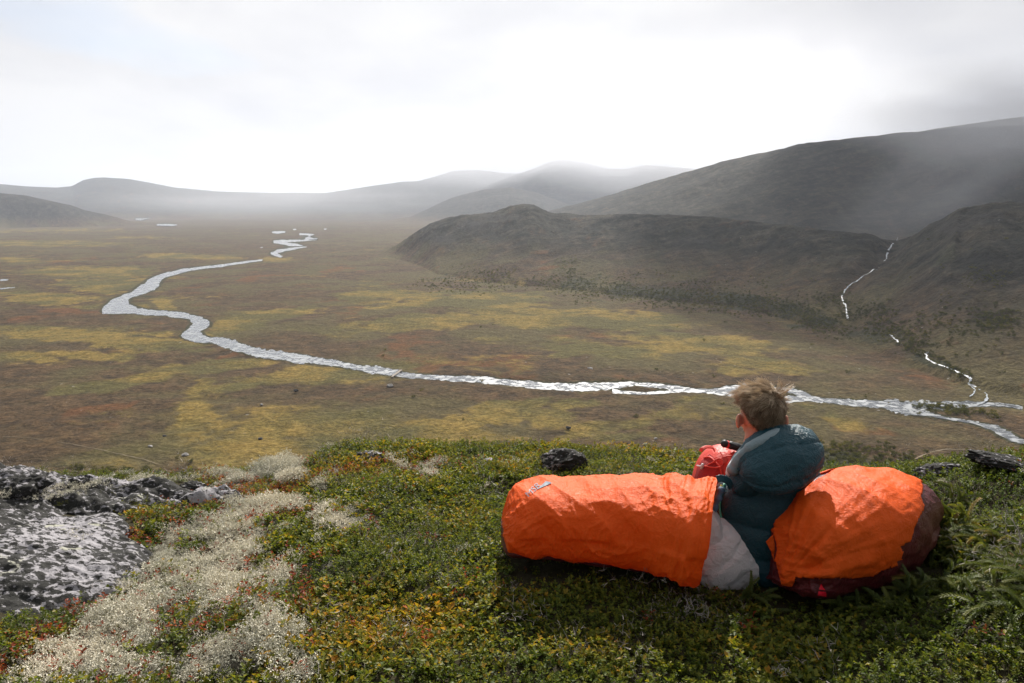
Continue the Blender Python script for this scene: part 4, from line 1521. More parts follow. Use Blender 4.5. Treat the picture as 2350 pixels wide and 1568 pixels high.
def bag_part(name, st, n, m, mat, parent, seed, amp, fold=0.0, skew=None, p=2.5, off=0.0, keep=None, far=0.17, zb=None, rays=0.0):
    """padded bag lying on the ground; st rows: photo x, photo y of top, photo y of near edge, half depth"""
    zb = BAGZ + 0.045 if zb is None else zb
    S = resample(st, n)
    th = np.linspace(0, 2 * np.pi, m, endpoint=False)
    ct, sn = np.cos(th), np.sin(th)
    cy = np.sign(ct) * np.abs(ct) ** (2 / p)
    sz = np.sign(sn) * np.abs(sn) ** (2 / p)
    rings = []
    for k, (px, top, bot, a) in enumerate(S):
        xb, yb = at_z(px, bot, zb + 0.015)
        yc = yb + a * 0.80
        xt, _, zt = at_y(px, top, yc + 0.15 * a)
        h = (zt - zb) / 2
        z = zb + h + h * sz
        y = yc - a * cy
        x = xb + (xt - xb) * (z - zb) / max(zt - zb, 1e-3)
        if skew is not None:
            q = sstep(0.55, 1.0, k / (n - 1.0)) * skew
            x = x + q * (y - yb)
        rings.append(np.stack([x, y, z], -1))
    V, F = loft(rings)
    N = vnormals(V, n, m)
    c = np.array(rings).mean(1)
    N = outward(N, V, np.repeat(c, m, 0))
    A = np.repeat(np.linspace(0, 1, n), m) * (V[:, 0].max() - V[:, 0].min())
    B = np.tile(np.linspace(0, 1, m, endpoint=False), n) * 0.95
    B = np.minimum(B, 0.95 - B) if False else B
    edge = np.repeat(sstep(0, 0.06, np.linspace(0, 1, n)) * (1 - sstep(0.98, 1.0, np.linspace(0, 1, n)) * 0.5), m)
    msk = 0.45 + 0.9 * sstep(-0.4, 0.4, fbm(A * 4, B * 4, 2, seed + 60))
    d = amp * (crumple(A, B, seed) - 0.4) * edge * msk
    # slack folds run slantwise
    u_, v_ = A * 0.75 + B * 0.66, -A * 0.66 + B * 0.75
    d = d + 0.020 * ((1 - np.abs(fbm(u_ * 6.5, v_ * 2.2, 3, seed + 70))) ** 2 - 0.6) * edge
    d = d + 0.010 * fbm(A * 5, B * 5, 3, seed + 90) * edge
    if fold:
        q = np.repeat(sstep(0.5, 1.0, np.linspace(0, 1, n)), m)
        d = d + fold * q * fbm(A * 26, B * 3.0, 2, seed + 95)
    if rays:
        # long folds fan out from the gathered corner
        qx, qy = project(V[:, 0], V[:, 1], V[:, 2])
        an = np.arctan2(1340 - qy, qx - 1788)
        ds = np.hypot(qx - 1788, qy - 1340)
        fo = 1 - np.abs(fbm(an * 5.0 + 0.002 * ds, ds / 500.0, 3, 401))
        d = d + rays * (fo - 0.75) * sstep(10, 90, ds) * (1 - 0.6 * sstep(150, 360, ds)) * edge
    V = V + N * (d + off)[:, None]
    V[:, 2] = np.maximum(V[:, 2], zb - 0.03)
    if keep is not None:
        fc = V[F].mean(1)
        F = F[keep(fc, N[F].mean(1))]
    me = fast_mesh(name, V, F, mat)
    o = link_mesh(name, me, parent)
    o['n'] = 0
    del o['n']
    return o, V, F


BX, BY = at_z(1700, 1320, BAGZ)
bag = empty('bivvy_bag', (float(BX), float(BY), BAGZ))
tag(bag, 'crumpled orange bivvy bag with maroon underside spread round the sitting person', 'bivvy bag')


def child(o, parent):
    """keep world placement under a parent that is only moved"""
    o.location = o.location - parent.location
    o.parent = parent
    return o


def subpart(o, part):
    """a piece of a part; parts are modelled in place, so it needs no offset"""
    o.location = (0, 0, 0)
    o.parent = part
    return o


LEG = [(1150, 1196, 1226, .02), (1154, 1165, 1262, .085), (1163, 1142, 1282, .135), (1178, 1124, 1289, .165), (1205, 1111, 1293, .185), (1250, 1105, 1296, .195), (1320, 1102, 1301, .20), (1400, 1099, 1311, .205),
       (1470, 1097, 1324, .21), (1530, 1098, 1350, .215), (1568, 1101, 1364, .22), (1592, 1104, 1364, .22), (1604, 1108, 1358, .215)]
leg_o, LEGV, LEGF = bag_part('leg_cover', LEG, 360, 230, M_ORANGE, None, 11, 0.027, 0.014, 0.34, 2.6)
child(leg_o, bag)
LEGB = [(1146, 1200, 1236, .03), (1152, 1190, 1262, .085), (1164, 1190, 1276, .13), (1184, 1200, 1280, .15), (1300, 1220, 1284, .16), (1450, 1240, 1296, .17), (1560, 1260, 1320, .17)]
o, _, _ = bag_part('base_sheet', LEGB, 60, 60, M_MAROON, None, 15, 0.008, 0, None, 2.5)
child(o, bag)

UP = [(1758, 1232, 1300, .03), (1768, 1216, 1330, .07), (1785, 1196, 1352, .11), (1810, 1172, 1368, .15), (1845, 1144, 1388, .185), (1885, 1120, 1396, .21), (1930, 1099, 1390, .225), (1985, 1086, 1382, .235), (2040, 1084, 1362, .225),
      (2085, 1094, 1326, .195), (2115, 1108, 1286, .155), (2135, 1128, 1256, .115), (2147, 1150, 1226, .07), (2152, 1172, 1200, .02)]
up_o, UPV, UPF = bag_part('upper_body', UP, 300, 210, M_MAROON, None, 23, 0.020, 0, None, 2.5, rays=0.018)
child(up_o, bag)
OR_POLY = [(1750, 1243), (1775, 1195), (1800, 1160), (1860, 1110), (1930, 1070), (2000, 1060), (2070, 1064), (2112, 1095), (2118, 1118), (2114, 1140), (2121, 1160), (2112, 1185), (2101, 1200), (2098, 1222), (2086, 1243), (2066, 1252), (2070, 1268), (2066, 1284), (2056, 1290),
           (2058, 1299), (2030, 1306), (2002, 1321), (1960, 1326), (1900, 1327), (1826, 1325), (1818, 1346), (1793, 1341), (1782, 1296)]


def orange_face(fc, fn):
    px, py = project(fc[:, 0], fc[:, 1], fc[:, 2])
    s = 30.0
    px = px + 2.5 * fbm(fc[:, 0] * s, fc[:, 2] * s, 2, 5)
    py = py + 2 * fbm(fc[:, 0] * s, fc[:, 2] * s, 2, 9)
    facing = (fn * (np.array([[0, 0, CAMZ]]) - fc)).sum(1) > 0
    back = (~facing) & (fc[:, 2] > BAGZ + 0.19) & (px < 2112)
    return (facing & in_poly(px, py, OR_POLY)) | back


fl_o, FLV, FLF = bag_part('upper_flap', UP, 300, 210, M_ORANGE, None, 23, 0.020, 0, None, 2.5, rays=0.018, off=0.006, keep=orange_face)
child(fl_o, bag)
so = fl_o.modifiers.new('thickness', 'SOLIDIFY')
so.thickness = 0.002
so.offset = -1

# hanging hem at the left end of the flap
def drape(name, rows, mat, parent, seed, amp=0.006, n=40, m=24, lift=0.0):
    """cloth strip between two lines of (photo x, photo y, depth y)"""
    A_ = np.array([at_y(*q) for q in rows[0]])
    B_ = np.array([at_y(*q) for q in rows[1]])

    def rs(P, k):
        d = np.concatenate([[0], np.cumsum(np.linalg.norm(np.diff(P, axis=0), axis=1))])
        t = np.linspace(0, d[-1], k)
        return np.stack([np.interp(t, d, P[:, i]) for i in range(3)], -1)
    A_, B_ = rs(A_, n), rs(B_, n)
    t = np.linspace(0, 1, m)[None, :, None]
    G = A_[:, None, :] * (1 - t) + B_[:, None, :] * t
    bul = (np.sin(np.pi * np.linspace(0, 1, m)) * lift)[None, :]
    U, Vv = np.meshgrid(np.linspace(0, 1, m), np.linspace(0, 1, n))
    G[..., 1] -= bul + amp * (crumple(U * .2, Vv * .3, seed) - .4) * 1.2 + amp * 0.9 * fbm(Vv * 9, U * 1.2, 2, seed + 3)
    i = np.arange(n - 1)[:, None] * m + np.arange(m - 1)[None, :]
    F = np.stack([i, i + 1, i + m + 1, i + m], -1).reshape(-1, 4)
    me = fast_mesh(name, G.reshape(-1, 3), F, mat)
    o = link_mesh(name, me, parent)
    s = o.modifiers.new('thickness', 'SOLIDIFY')
    s.thickness = 0.003
    return o


o = drape('flap_hem', [[(1757, 1243, 2.36), (1772, 1270, 2.35), (1781, 1300, 2.335), (1784, 1326, 2.325), (1790, 1340, 2.32)], [(1800, 1185, 2.44), (1815, 1230, 2.38), (1824, 1280, 2.335), (1826, 1322, 2.31), (1816, 1346, 2.31)]], M_ORANGE, None, 31, 0.010, lift=0.012)
subpart(o, fl_o)

from mathutils.bvhtree import BVHTree


def on_surface(V, F, pts, off=0.003):
    """drop photo points onto a surface, standing a little proud of it"""
    bv = BVHTree.FromPolygons([Vector(v) for v in V], [tuple(int(i) for i in f) for f in F])
    out = []
    for px, py in pts:
        d = Vector([float(q) for q in pdir(px, py)]).normalized()
        loc, nrm, idx, dist = bv.ray_cast(Vector((0, 0, CAMZ)), d)
        if loc is None:
            out.append(None)
            continue
        if nrm.dot(d) > 0:
            nrm = -nrm
        out.append(loc + nrm * off)
    return out


def text_outline(s, size=1.0):
    cu = bpy.data.curves.new('lettering', 'FONT')
    cu.body = s
    cu.size = size
    cu.resolution_u = 3
    o = bpy.data.objects.new('lettering', cu)
    COL.objects.link(o)
    dg = bpy.context.evaluated_depsgraph_get()
    me = bpy.data.meshes.new_from_object(o.evaluated_get(dg))
    bpy.data.objects.remove(o)
    bm = bmesh.new()
    bm.from_mesh(me)
    bmesh.ops.triangulate(bm, faces=bm.faces)
    bmesh.ops.subdivide_edges(bm, edges=bm.edges, cuts=2, use_grid_fill=True)
    V = np.array([v.co[:] for v in bm.verts])
    bm.verts.index_update()
    F = [[v.index for v in f.verts] for f in bm.faces]
    bm.free()
    bpy.data.meshes.remove(me)
    return V, F


def print_on(name, V2, F2, o2, ex, ey, V, F, mat, parent, off=0.003):
    """flat print: 2-D outline placed by a photo origin and two photo axes, laid on the surface"""
    P = [(o2[0] + v[0] * ex[0] + v[1] * ey[0], o2[1] + v[0] * ex[1] + v[1] * ey[1]) for v in V2]
    L = on_surface(V, F, P, off)
    FF = [f for f in F2 if all(L[i] is not None for i in f)]
    VV = [tuple(q) if q is not None else (0, 0, 0) for q in L]
    o = mesh_obj(name, VV, FF, mat)
    (child if parent.type == 'EMPTY' else subpart)(o, parent)
    return o


def grid_poly(poly, cuts=5):
    bm = bmesh.new()
    bm.faces.new([bm.verts.new((p[0], p[1], 0)) for p in poly])
    bmesh.ops.triangulate(bm, faces=bm.faces)
    bmesh.ops.subdivide_edges(bm, edges=bm.edges, cuts=cuts, use_grid_fill=True)
    V = np.array([v.co[:] for v in bm.verts])
    bm.verts.index_update()
    F = [[v.index for v in f.verts] for f in bm.faces]
    bm.free()
    return V, F


V2, F2 = text_outline('MSR', 1.0)
V2[:, 0] /= max(V2[:, 0].max(), 1e-6)
V2[:, 1] /= max(V2[:, 1].max(), 1e-6)
print_on('lettering', V2, F2, (1213, 1143), (30, -27), (-9, -9), LEGV, LEGF, M_GREYP, leg_o)
V2, F2 = grid_poly([(0, 0), (36, -16), (31, -19), (22, -20)])
print_on('mountain_print', V2, F2, (1231, 1126), (1, 0), (0, 1), LEGV, LEGF, M_GREYP, leg_o)
for q in ([(0, 0), (8, 16), (-6, 15)], [(-7, 18), (9, 20), (10, 30), (-9, 26)]):
    V2, F2 = grid_poly(q, 3)
    print_on('emblem_print', V2, F2, (1886, 1338), (1, 0), (0, 1), UPV, UPF, M_EMBLEM, up_o, 0.004)

# ---------------------------------------------------------------- sleeping bag
sb = empty('sleeping_bag', (float(BX) + 0.1, float(BY) + 0.1, BAGZ))
tag(sb, 'teal down sleeping bag with green zip and silver lining wrapped round the person', 'sleeping bag')

TORSO = [(1342, 1700, 1800, .12), (1318, 1690, 1802, .145), (1295, 1676, 1812, .16), (1270, 1662, 1822, .165), (1240, 1646, 1840, .165), (1210, 1637, 1856, .165), (1180, 1634, 1866, .16), (1150, 1640, 1872, .155), (1120, 1654, 1876, .15),
         (1095, 1668, 1876, .14), (1070, 1680, 1866, .125), (1045, 1695, 1835, .11), (1025, 1708, 1822, .10), (1012, 1716, 1805, .085)]


def build_torso():
    S = np.array(TORSO)
    n, m = 110, 110
    t = np.linspace(0, 1, n)
    q = np.linspace(0, 1, len(S))
    S = np.stack([np.interp(t, q, S[:, k]) for k in range(4)], -1)
    k = np.ones(9) / 9
    pad = np.vstack([S[:1]] * 4 + [S] + [S[-1:]] * 4)
    S = sum(pad[i:i + n] * k[i] for i in range(9))
    th = np.linspace(0, 2 * np.pi, m, endpoint=False)
    rings = []
    for i, (py, l, r_, a) in enumerate(S):
        yc = 2.54 + 0.03 * t[i]
        xl, _, z = at_y(l, py, yc)
        xr, _, z2 = at_y(r_, py, yc)
        xc, hw = (xl + xr) / 2, (xr - xl) / 2
        c, s = np.cos(th), np.sin(th)
        p = 2.3
        rings.append(np.stack([xc + hw * np.sign(c) * np.abs(c) ** (2 / p), yc + a * np.sign(s) * np.abs(s) ** (2 / p), np.full(m, (z + z2) / 2)], -1))
    V, F = loft(rings)
    N = outward(vnormals(V, n, m), V, np.repeat(np.array(rings).mean(1), m, 0))
    A = np.tile(np.linspace(0, 1.1, m, endpoint=False), n)
    Z = V[:, 2] + 0.012 * np.sin(A * 9)
    puff = np.abs(np.sin(np.pi * (Z + 0.02) / 0.115)) ** 0.6
    d = 0.012 * (puff - 0.6) + 0.008 * (crumple(A, V[:, 2] * 1.2, 41, 1.3) - .4) + 0.010 * fbm(A * 5, V[:, 2] * 6, 3, 45)
    # tension wrinkles run into the seams
    d = d + 0.0045 * fbm(A * 50, V[:, 2] * 7, 2, 47) * (1 - puff)
    V = V + N * d[:, None]
    me = fast_mesh('shell', V, F, M_TEAL)
    o = link_mesh('shell', me)
    child(o, sb)
    return V, F


TV, TF = build_torso()


def puffy(name, c, axes, mat, parent, seed, p=2.4, n=70, m=90, amp=0.005, lump=0.012, seams=0, seam_amp=0.010, ribs=0):
    """down-filled cushion: superellipsoid with world axes and wrinkles"""
    u = np.linspace(-np.pi / 2 + 0.02, np.pi / 2 - 0.02, n)
    v = np.linspace(0, 2 * np.pi, m, endpoint=False)
    U, W_ = np.meshgrid(u, v, indexing='ij')

    def se(q, e):
        return np.sign(q) * np.abs(q) ** e
    e = 2 / p
    a = se(np.sin(U), e)
    b = se(np.cos(U), e) * se(np.cos(W_), e)
    cc = se(np.cos(U), e) * se(np.sin(W_), e)
    ax = np.array(axes, float)
    V = np.array(c)[None, None] + a[..., None] * ax[0] + b[..., None] * ax[1] + cc[..., None] * ax[2]
    V = V.reshape(-1, 3)
    N = V - np.array(c)
    N = N / (np.linalg.norm(N, axis=1, keepdims=True) + 1e-9)
    s = (a.ravel() * 0.5) * np.linalg.norm(ax[0]) * 2
    g = W_.ravel() / 6.28 * 0.6
    d = amp * (crumple(s, g, seed, 1.4) - .4) + lump * fbm(s * 8, np.cos(W_.ravel()) * 1.2 + s * 3, 3, seed + 3)
    if seams:
        d = d - seam_amp * (1 - np.abs(np.sin(np.pi * seams * (a.ravel() * 0.5 + 0.5))) ** 0.5)
    d = d + 0.0018 * fbm(s * 14, np.cos(W_.ravel()) * 14, 2, seed + 9)
    if ribs:
        pf = np.abs(np.sin(ribs * (W_.ravel() - 0.5) / 2 + 0.5 * a.ravel())) ** 0.5
        d = d + 0.011 * (pf - 0.8) * np.cos(U.ravel()) + 0.005 * (1 - pf) * fbm(s * 60, W_.ravel() * 2, 2, seed + 12)
    V = V + N * d[:, None]
    F = loft(V.reshape(n, m, 3))[1]
    # close the poles
    me = bpy.data.meshes.new(name)
    FF = [tuple(f) for f in F] + [tuple(range(m))[::-1], tuple(range((n - 1) * m, n * m))]
    me.from_pydata([tuple(q) for q in V], [], FF)
    me.polygons.foreach_set('use_smooth', [True] * len(me.polygons))
    me.materials.append(mat)
    o = link_mesh(name, me)
    if parent:
        child(o, parent)
    return o


def pv(a, b, y):
    """world vector between two photo points at one depth"""
    return np.array(at_y(b[0], b[1], y)) - np.array(at_y(a[0], a[1], y))


hc = np.array(at_y(1790, 1050, 2.43))
hood = puffy('hood', hc, [pv((1790, 1050), (1882, 1018), 2.43), pv((1790, 1050), (1774, 996), 2.43) + np.array([0, .03, 0]), (0.0, 0.09, 0.02)], M_TEAL, sb, 53, 2.35, 110, 130, 0.010, 0.012, 0, ribs=5)
sl = puffy('shoulder_roll', np.array(at_y(1728, 1072, 2.50)), [pv((1728, 1072), (1775, 1020), 2.50), pv((1728, 1072), (1694, 1048), 2.5), (0.0, 0.08, 0.02)], M_TEAL, sb, 57, 2.3, 50, 60, 0.004, 0.010)
lin = puffy('silver_lining', np.array(at_y(1662, 1276, 2.45)), [pv((1662, 1276), (1728, 1326), 2.45), pv((1662, 1276), (1600, 1326), 2.45), (-0.01, 0.08, 0.03)], M_SILVER, sb, 61, 2.6, 80, 90, 0.016, 0.018, 3, 0.010)
puffy('silver_lining', np.array(at_y(1626, 1232, 2.46)), [pv((1626, 1232), (1616, 1160), 2.46), pv((1626, 1232), (1664, 1226), 2.46), (0.0, 0.07, 0.02)], M_SILVER, sb, 65, 2.5, 60, 60, 0.014, 0.012)


def tube_mesh(P, rad, seg=8, flat=None, closed=False):
    """tube along points; rad scalar or array; flat = (width, thickness, up) makes a strap"""
    P = np.asarray(P, float)
    n = len(P)
    T = np.gradient(P, axis=0)
    if closed:
        T = np.roll(P, -1, 0) - np.roll(P, 1, 0)
    T /= np.linalg.norm(T, axis=1, keepdims=True) + 1e-9
    up = np.array([0, 0, 1.0]) if flat is None else np.asarray(flat[2], float)
    S = np.cross(T, up)
    bad = np.linalg.norm(S, axis=1) < 1e-3
    S[bad] = [1, 0, 0]
    S /= np.linalg.norm(S, axis=1, keepdims=True)
    U = np.cross(S, T)
    th = np.linspace(0, 2 * np.pi, seg, endpoint=False)
    rad = np.broadcast_to(np.asarray(rad, float), (n,))
    if flat is None:
        R = P[:, None] + (S[:, None] * np.cos(th)[None, :, None] + U[:, None] * np.sin(th)[None, :, None]) * rad[:, None, None]
    else:
        c = np.sign(np.cos(th)) * np.abs(np.cos(th)) ** 0.4 * flat[0] / 2
        s = np.sign(np.sin(th)) * np.abs(np.sin(th)) ** 0.4 * flat[1] / 2
        R = P[:, None] + S[:, None] * c[None, :, None] + U[:, None] * s[None, :, None]
    V, F = loft(R)
    F = [tuple(f) for f in F]
    if closed:
        a = (n - 1) * seg
        F += [(a + j, a + (j + 1) % seg, (j + 1) % seg, j) for j in range(seg)]
    else:
        F += [tuple(range(seg))[::-1], tuple(range((n - 1) * seg, n * seg))]
    return V, F


def smooth_line(P, n=40):
    """Catmull-Rom through points"""
    P = np.asarray(P, float)
    Q = np.vstack([2 * P[0] - P[1], P, 2 * P[-1] - P[-2]])
    out = []
    segs = len(P) - 1
    for t in np.linspace(0, segs - 1e-6, n):
        i = int(t)
        f = t - i
        a, b, c, d = Q[i:i + 4]
        out.append(0.5 * ((2 * b) + (-a + c) * f + (2 * a - 5 * b + 4 * c - d) * f * f + (-a + 3 * b - 3 * c + d) * f ** 3))
    return np.array(out)


def tube(name, P, rad, mat, parent=None, seg=8, flat=None, n=None, closed=False):
    if n:
        P = smooth_line(P, n)
    V, F = tube_mesh(P, rad, seg, flat, closed)
    o = mesh_obj(name, V, F, mat, smooth=True)
    if parent is not None:
        (child if parent.type == 'EMPTY' else subpart)(o, parent)
    return o


# collar: grey-teal lining folded over along the hood opening
CO = [at_y(1683, 1078, 2.47), at_y(1698, 1052, 2.455), at_y(1722, 1028, 2.44), at_y(1755, 1010, 2.44), at_y(1786, 996, 2.46), at_y(1803, 996, 2.52), at_y(1800, 1012, 2.62), at_y(1770, 1030, 2.70), at_y(1725, 1050, 2.70), at_y(1690, 1075, 2.62)]
cl = smooth_line(np.array(CO + [CO[0]]), 90)[:-1]
rr_ = 0.021 + 0.005 * fbm(np.arange(89) * 0.21, np.zeros(89), 2, 71)
tube('collar', cl, rr_, M_COLLAR, hood, 14, closed=True)
LN = [at_y(1672, 1092, 2.50), at_y(1676, 1075, 2.50), at_y(1684, 1062, 2.52), at_y(1694, 1048, 2.54)]
tube('silver_edge', LN, np.array([.006] + [.013] * 14 + [.006] * 1), M_SILVER, sb, 10, n=16)
LB = [at_y(1634, 1195, 2.47), at_y(1640, 1165, 2.46), at_y(1650, 1140, 2.46), at_y(1658, 1118, 2.47)]
tube('blue_edge', LB, 0.012 + 0.003 * np.sin(np.arange(24)), nylon('blue_edge_nylon', (0.06, 0.12, 0.2), (0.10, 0.17, 0.26), 0.4), sb, 10, n=24)


def surf_line(pts, off):
    L = on_surface(TV, TF, pts, off)
    return np.array([np.array(q) for q in L if q is not None])


zp = surf_line([(1664, 1112), (1660, 1130), (1655, 1150), (1654, 1170), (1657, 1190), (1658, 1205), (1653, 1222), (1650, 1234)], 0.004)
zp_o = tube('zip', zp, 0.0042, M_ZIP, sb, 6, n=40)
zp2 = surf_line([(1658, 1115), (1654, 1132), (1649, 1148)], 0.005)
if len(zp2) >= 3:
    tube('zip_tape', zp2, 0.004, M_YZIP, zp_o, 6, n=20)
zp3 = surf_line([(1659, 1250), (1665, 1245), (1673, 1239)], 0.004)
if len(zp3) >= 3:
    tube('zip_end', zp3, 0.0042, M_ZIP, zp_o, 6, n=10)
TAB = [at_y(1678, 1118, 2.43), at_y(1670, 1104, 2.425), at_y(1656, 1098, 2.42), at_y(1645, 1100, 2.42)]
tube('pull_tab', TAB, 0.0, M_TEAL, zp_o, 14, flat=(0.026, 0.008, (0.2, -0.8, 0.5)), n=18)

# ---------------------------------------------------------------- person
HX, HY, HZ = [float(v) for v in at_y(1746, 954, 2.58)]
HEAD_TURN = math.radians(-3)       # looks a little to the left


def build_person():
    bm = bmesh.new()

    def ball(c, r, s=(1, 1, 1), rot=None, seg=16):
        M = Matrix.Translation(Vector(c))
        if rot is not None:
            M = M @ rot
        M = M @ Matrix.Diagonal((r * s[0], r * s[1], r * s[2], 1))
        bmesh.ops.create_uvsphere(bm, u_segments=seg, v_segments=max(8, seg // 2), radius=1.0, matrix=M)

    def limb(a, b, ra, rb):
        a, b = Vector(a), Vector(b)
        d = b - a
        q = d.to_track_quat('Z', 'Y').to_matrix().to_4x4()
        bmesh.ops.create_cone(bm, cap_ends=True, segments=16, radius1=ra, radius2=rb, depth=d.length, matrix=Matrix.Translation((a + b) / 2) @ q)
        ball(a, ra)
        ball(b, rb)
    Rh = Matrix.Rotation(HEAD_TURN, 4, 'Z')
    H = Vector((HX, HY, HZ))

    def hp(x, y, z):
        return H + Rh.to_3x3() @ Vector((x, y, z))
    # head: face towards +Y
    ball(hp(0, -0.012, 0.028), 0.076, (0.98, 1.22, 1.12), Rh, 32)
    ball(hp(0, 0.020, -0.03), 0.060, (1.0, 1.15, 1.35), Rh, 24)
    ball(hp(0, 0.045, -0.075), 0.036, (1.1, 1.0, 0.9), Rh)
    ball(hp(0, 0.082, -0.008), 0.030, (1.9, 0.5, 0.5), Rh)
    ball(hp(0, 0.098, -0.034), 0.013, (0.9, 1.0, 1.5), Rh)
    ball(hp(0, 0.106, -0.045), 0.012, (1.1, 1.0, 0.8), Rh)
    ball(hp(0, 0.086, -0.070), 0.014, (1.6, 0.7, 0.45), Rh)
    ball(hp(0, 0.085, -0.080), 0.014, (1.5, 0.7, 0.45), Rh)
    for s in (-1, 1):
        ball(hp(s * 0.050, 0.055, -0.035), 0.026, (1, 0.9, 1), Rh)
        e = Rh @ Matrix.Rotation(s * 0.5, 4, 'Z')
        ball(hp(s * 0.083, -0.008, -0.020), 0.030, (0.34, 0.62, 1.0), e, 20)
        ball(hp(s * 0.088, -0.018, -0.014), 0.025, (0.36, 0.5, 0.98), e, 20)
        ball(hp(s * 0.076, 0.004, -0.022), 0.020, (0.8, 0.6, 1.0), e)
    # neck and trunk
    nb = (HX - 0.006, HY - 0.005, HZ - 0.155)
    limb(hp(0, -0.012, -0.045), nb, 0.052, 0.058)
    chest = (HX + 0.03, HY, HZ - 0.30)
    pel = (HX + 0.035, HY - 0.01, 0.115)
    limb(nb, (HX + 0.02, HY, HZ - 0.21), 0.058, 0.075)
    ball((HX + 0.025, HY, HZ - 0.245), 0.115, (1.15, 0.75, 0.7))
    limb(chest, pel, 0.105, 0.115)
    sh = []
    for s in (-1, 1):
        S_ = Vector((HX + 0.025 + s * 0.085, HY + 0.01 + s * 0.02, HZ - 0.235))
        limb((HX + 0.02, HY, HZ - 0.20), S_, 0.055, 0.05)
        E = S_ + Vector((s * 0.01, 0.03, -0.20))
        Wp = E + Vector((-s * 0.06, 0.05, 0.02))
        limb(S_, E, 0.046, 0.036)
        limb(E, Wp, 0.036, 0.026)
        pd = Vector((-s * 0.8, 0.3, -0.1)).normalized()
        palm = Wp + pd * 0.045
        ball(palm, 0.034, (1.0, 0.55, 0.9))
        for k in range(4):
            fb = palm + pd * 0.025 + Vector((0, 0.0, 0.024 - k * 0.016))
            ln = (0.030, 0.034, 0.031, 0.025)[k]
            kn = fb + pd * ln
            tip = kn + (pd * 0.5 + Vector((0, -0.8, 0.0))).normalized() * ln * 0.8
            limb(fb, kn, 0.0085, 0.008)
            limb(kn, tip, 0.008, 0.007)
        th = palm + Vector((0, -0.01, 0.03))
        limb(th, th + pd * 0.03 + Vector((0, -0.012, 0.018)), 0.010, 0.0085)
    # legs inside the bag, feet at the far end
    for s in (-1, 1):
        hip = Vector((HX - 0.02, 2.56 + s * 0.07, 0.105))
        knee = Vector((HX - 0.44, 2.62 + s * 0.06, 0.15))
        ank = Vector((HX - 0.80, 2.71 + s * 0.05, 0.085))
        limb(hip, knee, 0.080, 0.055)
        limb(knee, ank, 0.055, 0.036)
        limb(ank, ank + Vector((-0.03, 0.02 * s, 0.07)), 0.034, 0.026)
    me = bpy.data.meshes.new('person')
    bm.to_mesh(me)
    bm.free()
    o = link_mesh('person', me)
    rm = o.modifiers.new('union', 'REMESH')
    rm.mode = 'VOXEL'
    rm.voxel_size = 0.005
    rm.use_smooth_shade = True
    smo = o.modifiers.new('soft', 'SMOOTH')
    smo.factor = 0.5
    smo.iterations = 4
    dg = bpy.context.evaluated_depsgraph_get()
    m2 = bpy.data.meshes.new_from_object(o.evaluated_get(dg))
    o.modifiers.clear()
    o.data = m2
    m2.name = 'person'
    m, w, out = new_mat('skin')
    P = w.n('ShaderNodeTexCoord').outputs['Object']
    n = w.noise(P, 30.0, 4)
    c = w.mix(n, (0.50, 0.24, 0.17), (0.62, 0.32, 0.23))
    b = pbsdf(w, out, c, 0.5, bump(w, w.noise(P, 400.0, 2), 0.1, 0.001), 0.35)
    b.inputs['Subsurface Weight'].default_value = 0.35
    b.inputs['Subsurface Radius'].default_value = (0.012, 0.004, 0.002)
    b.inputs['Subsurface Scale'].default_value = 1.0
    m2.materials.clear()
    m2.materials.append(m)
    tag(o, 'person with tousled blond hair sitting in the bags, seen from behind', 'person')
    return o, hp


person, hp = build_person()


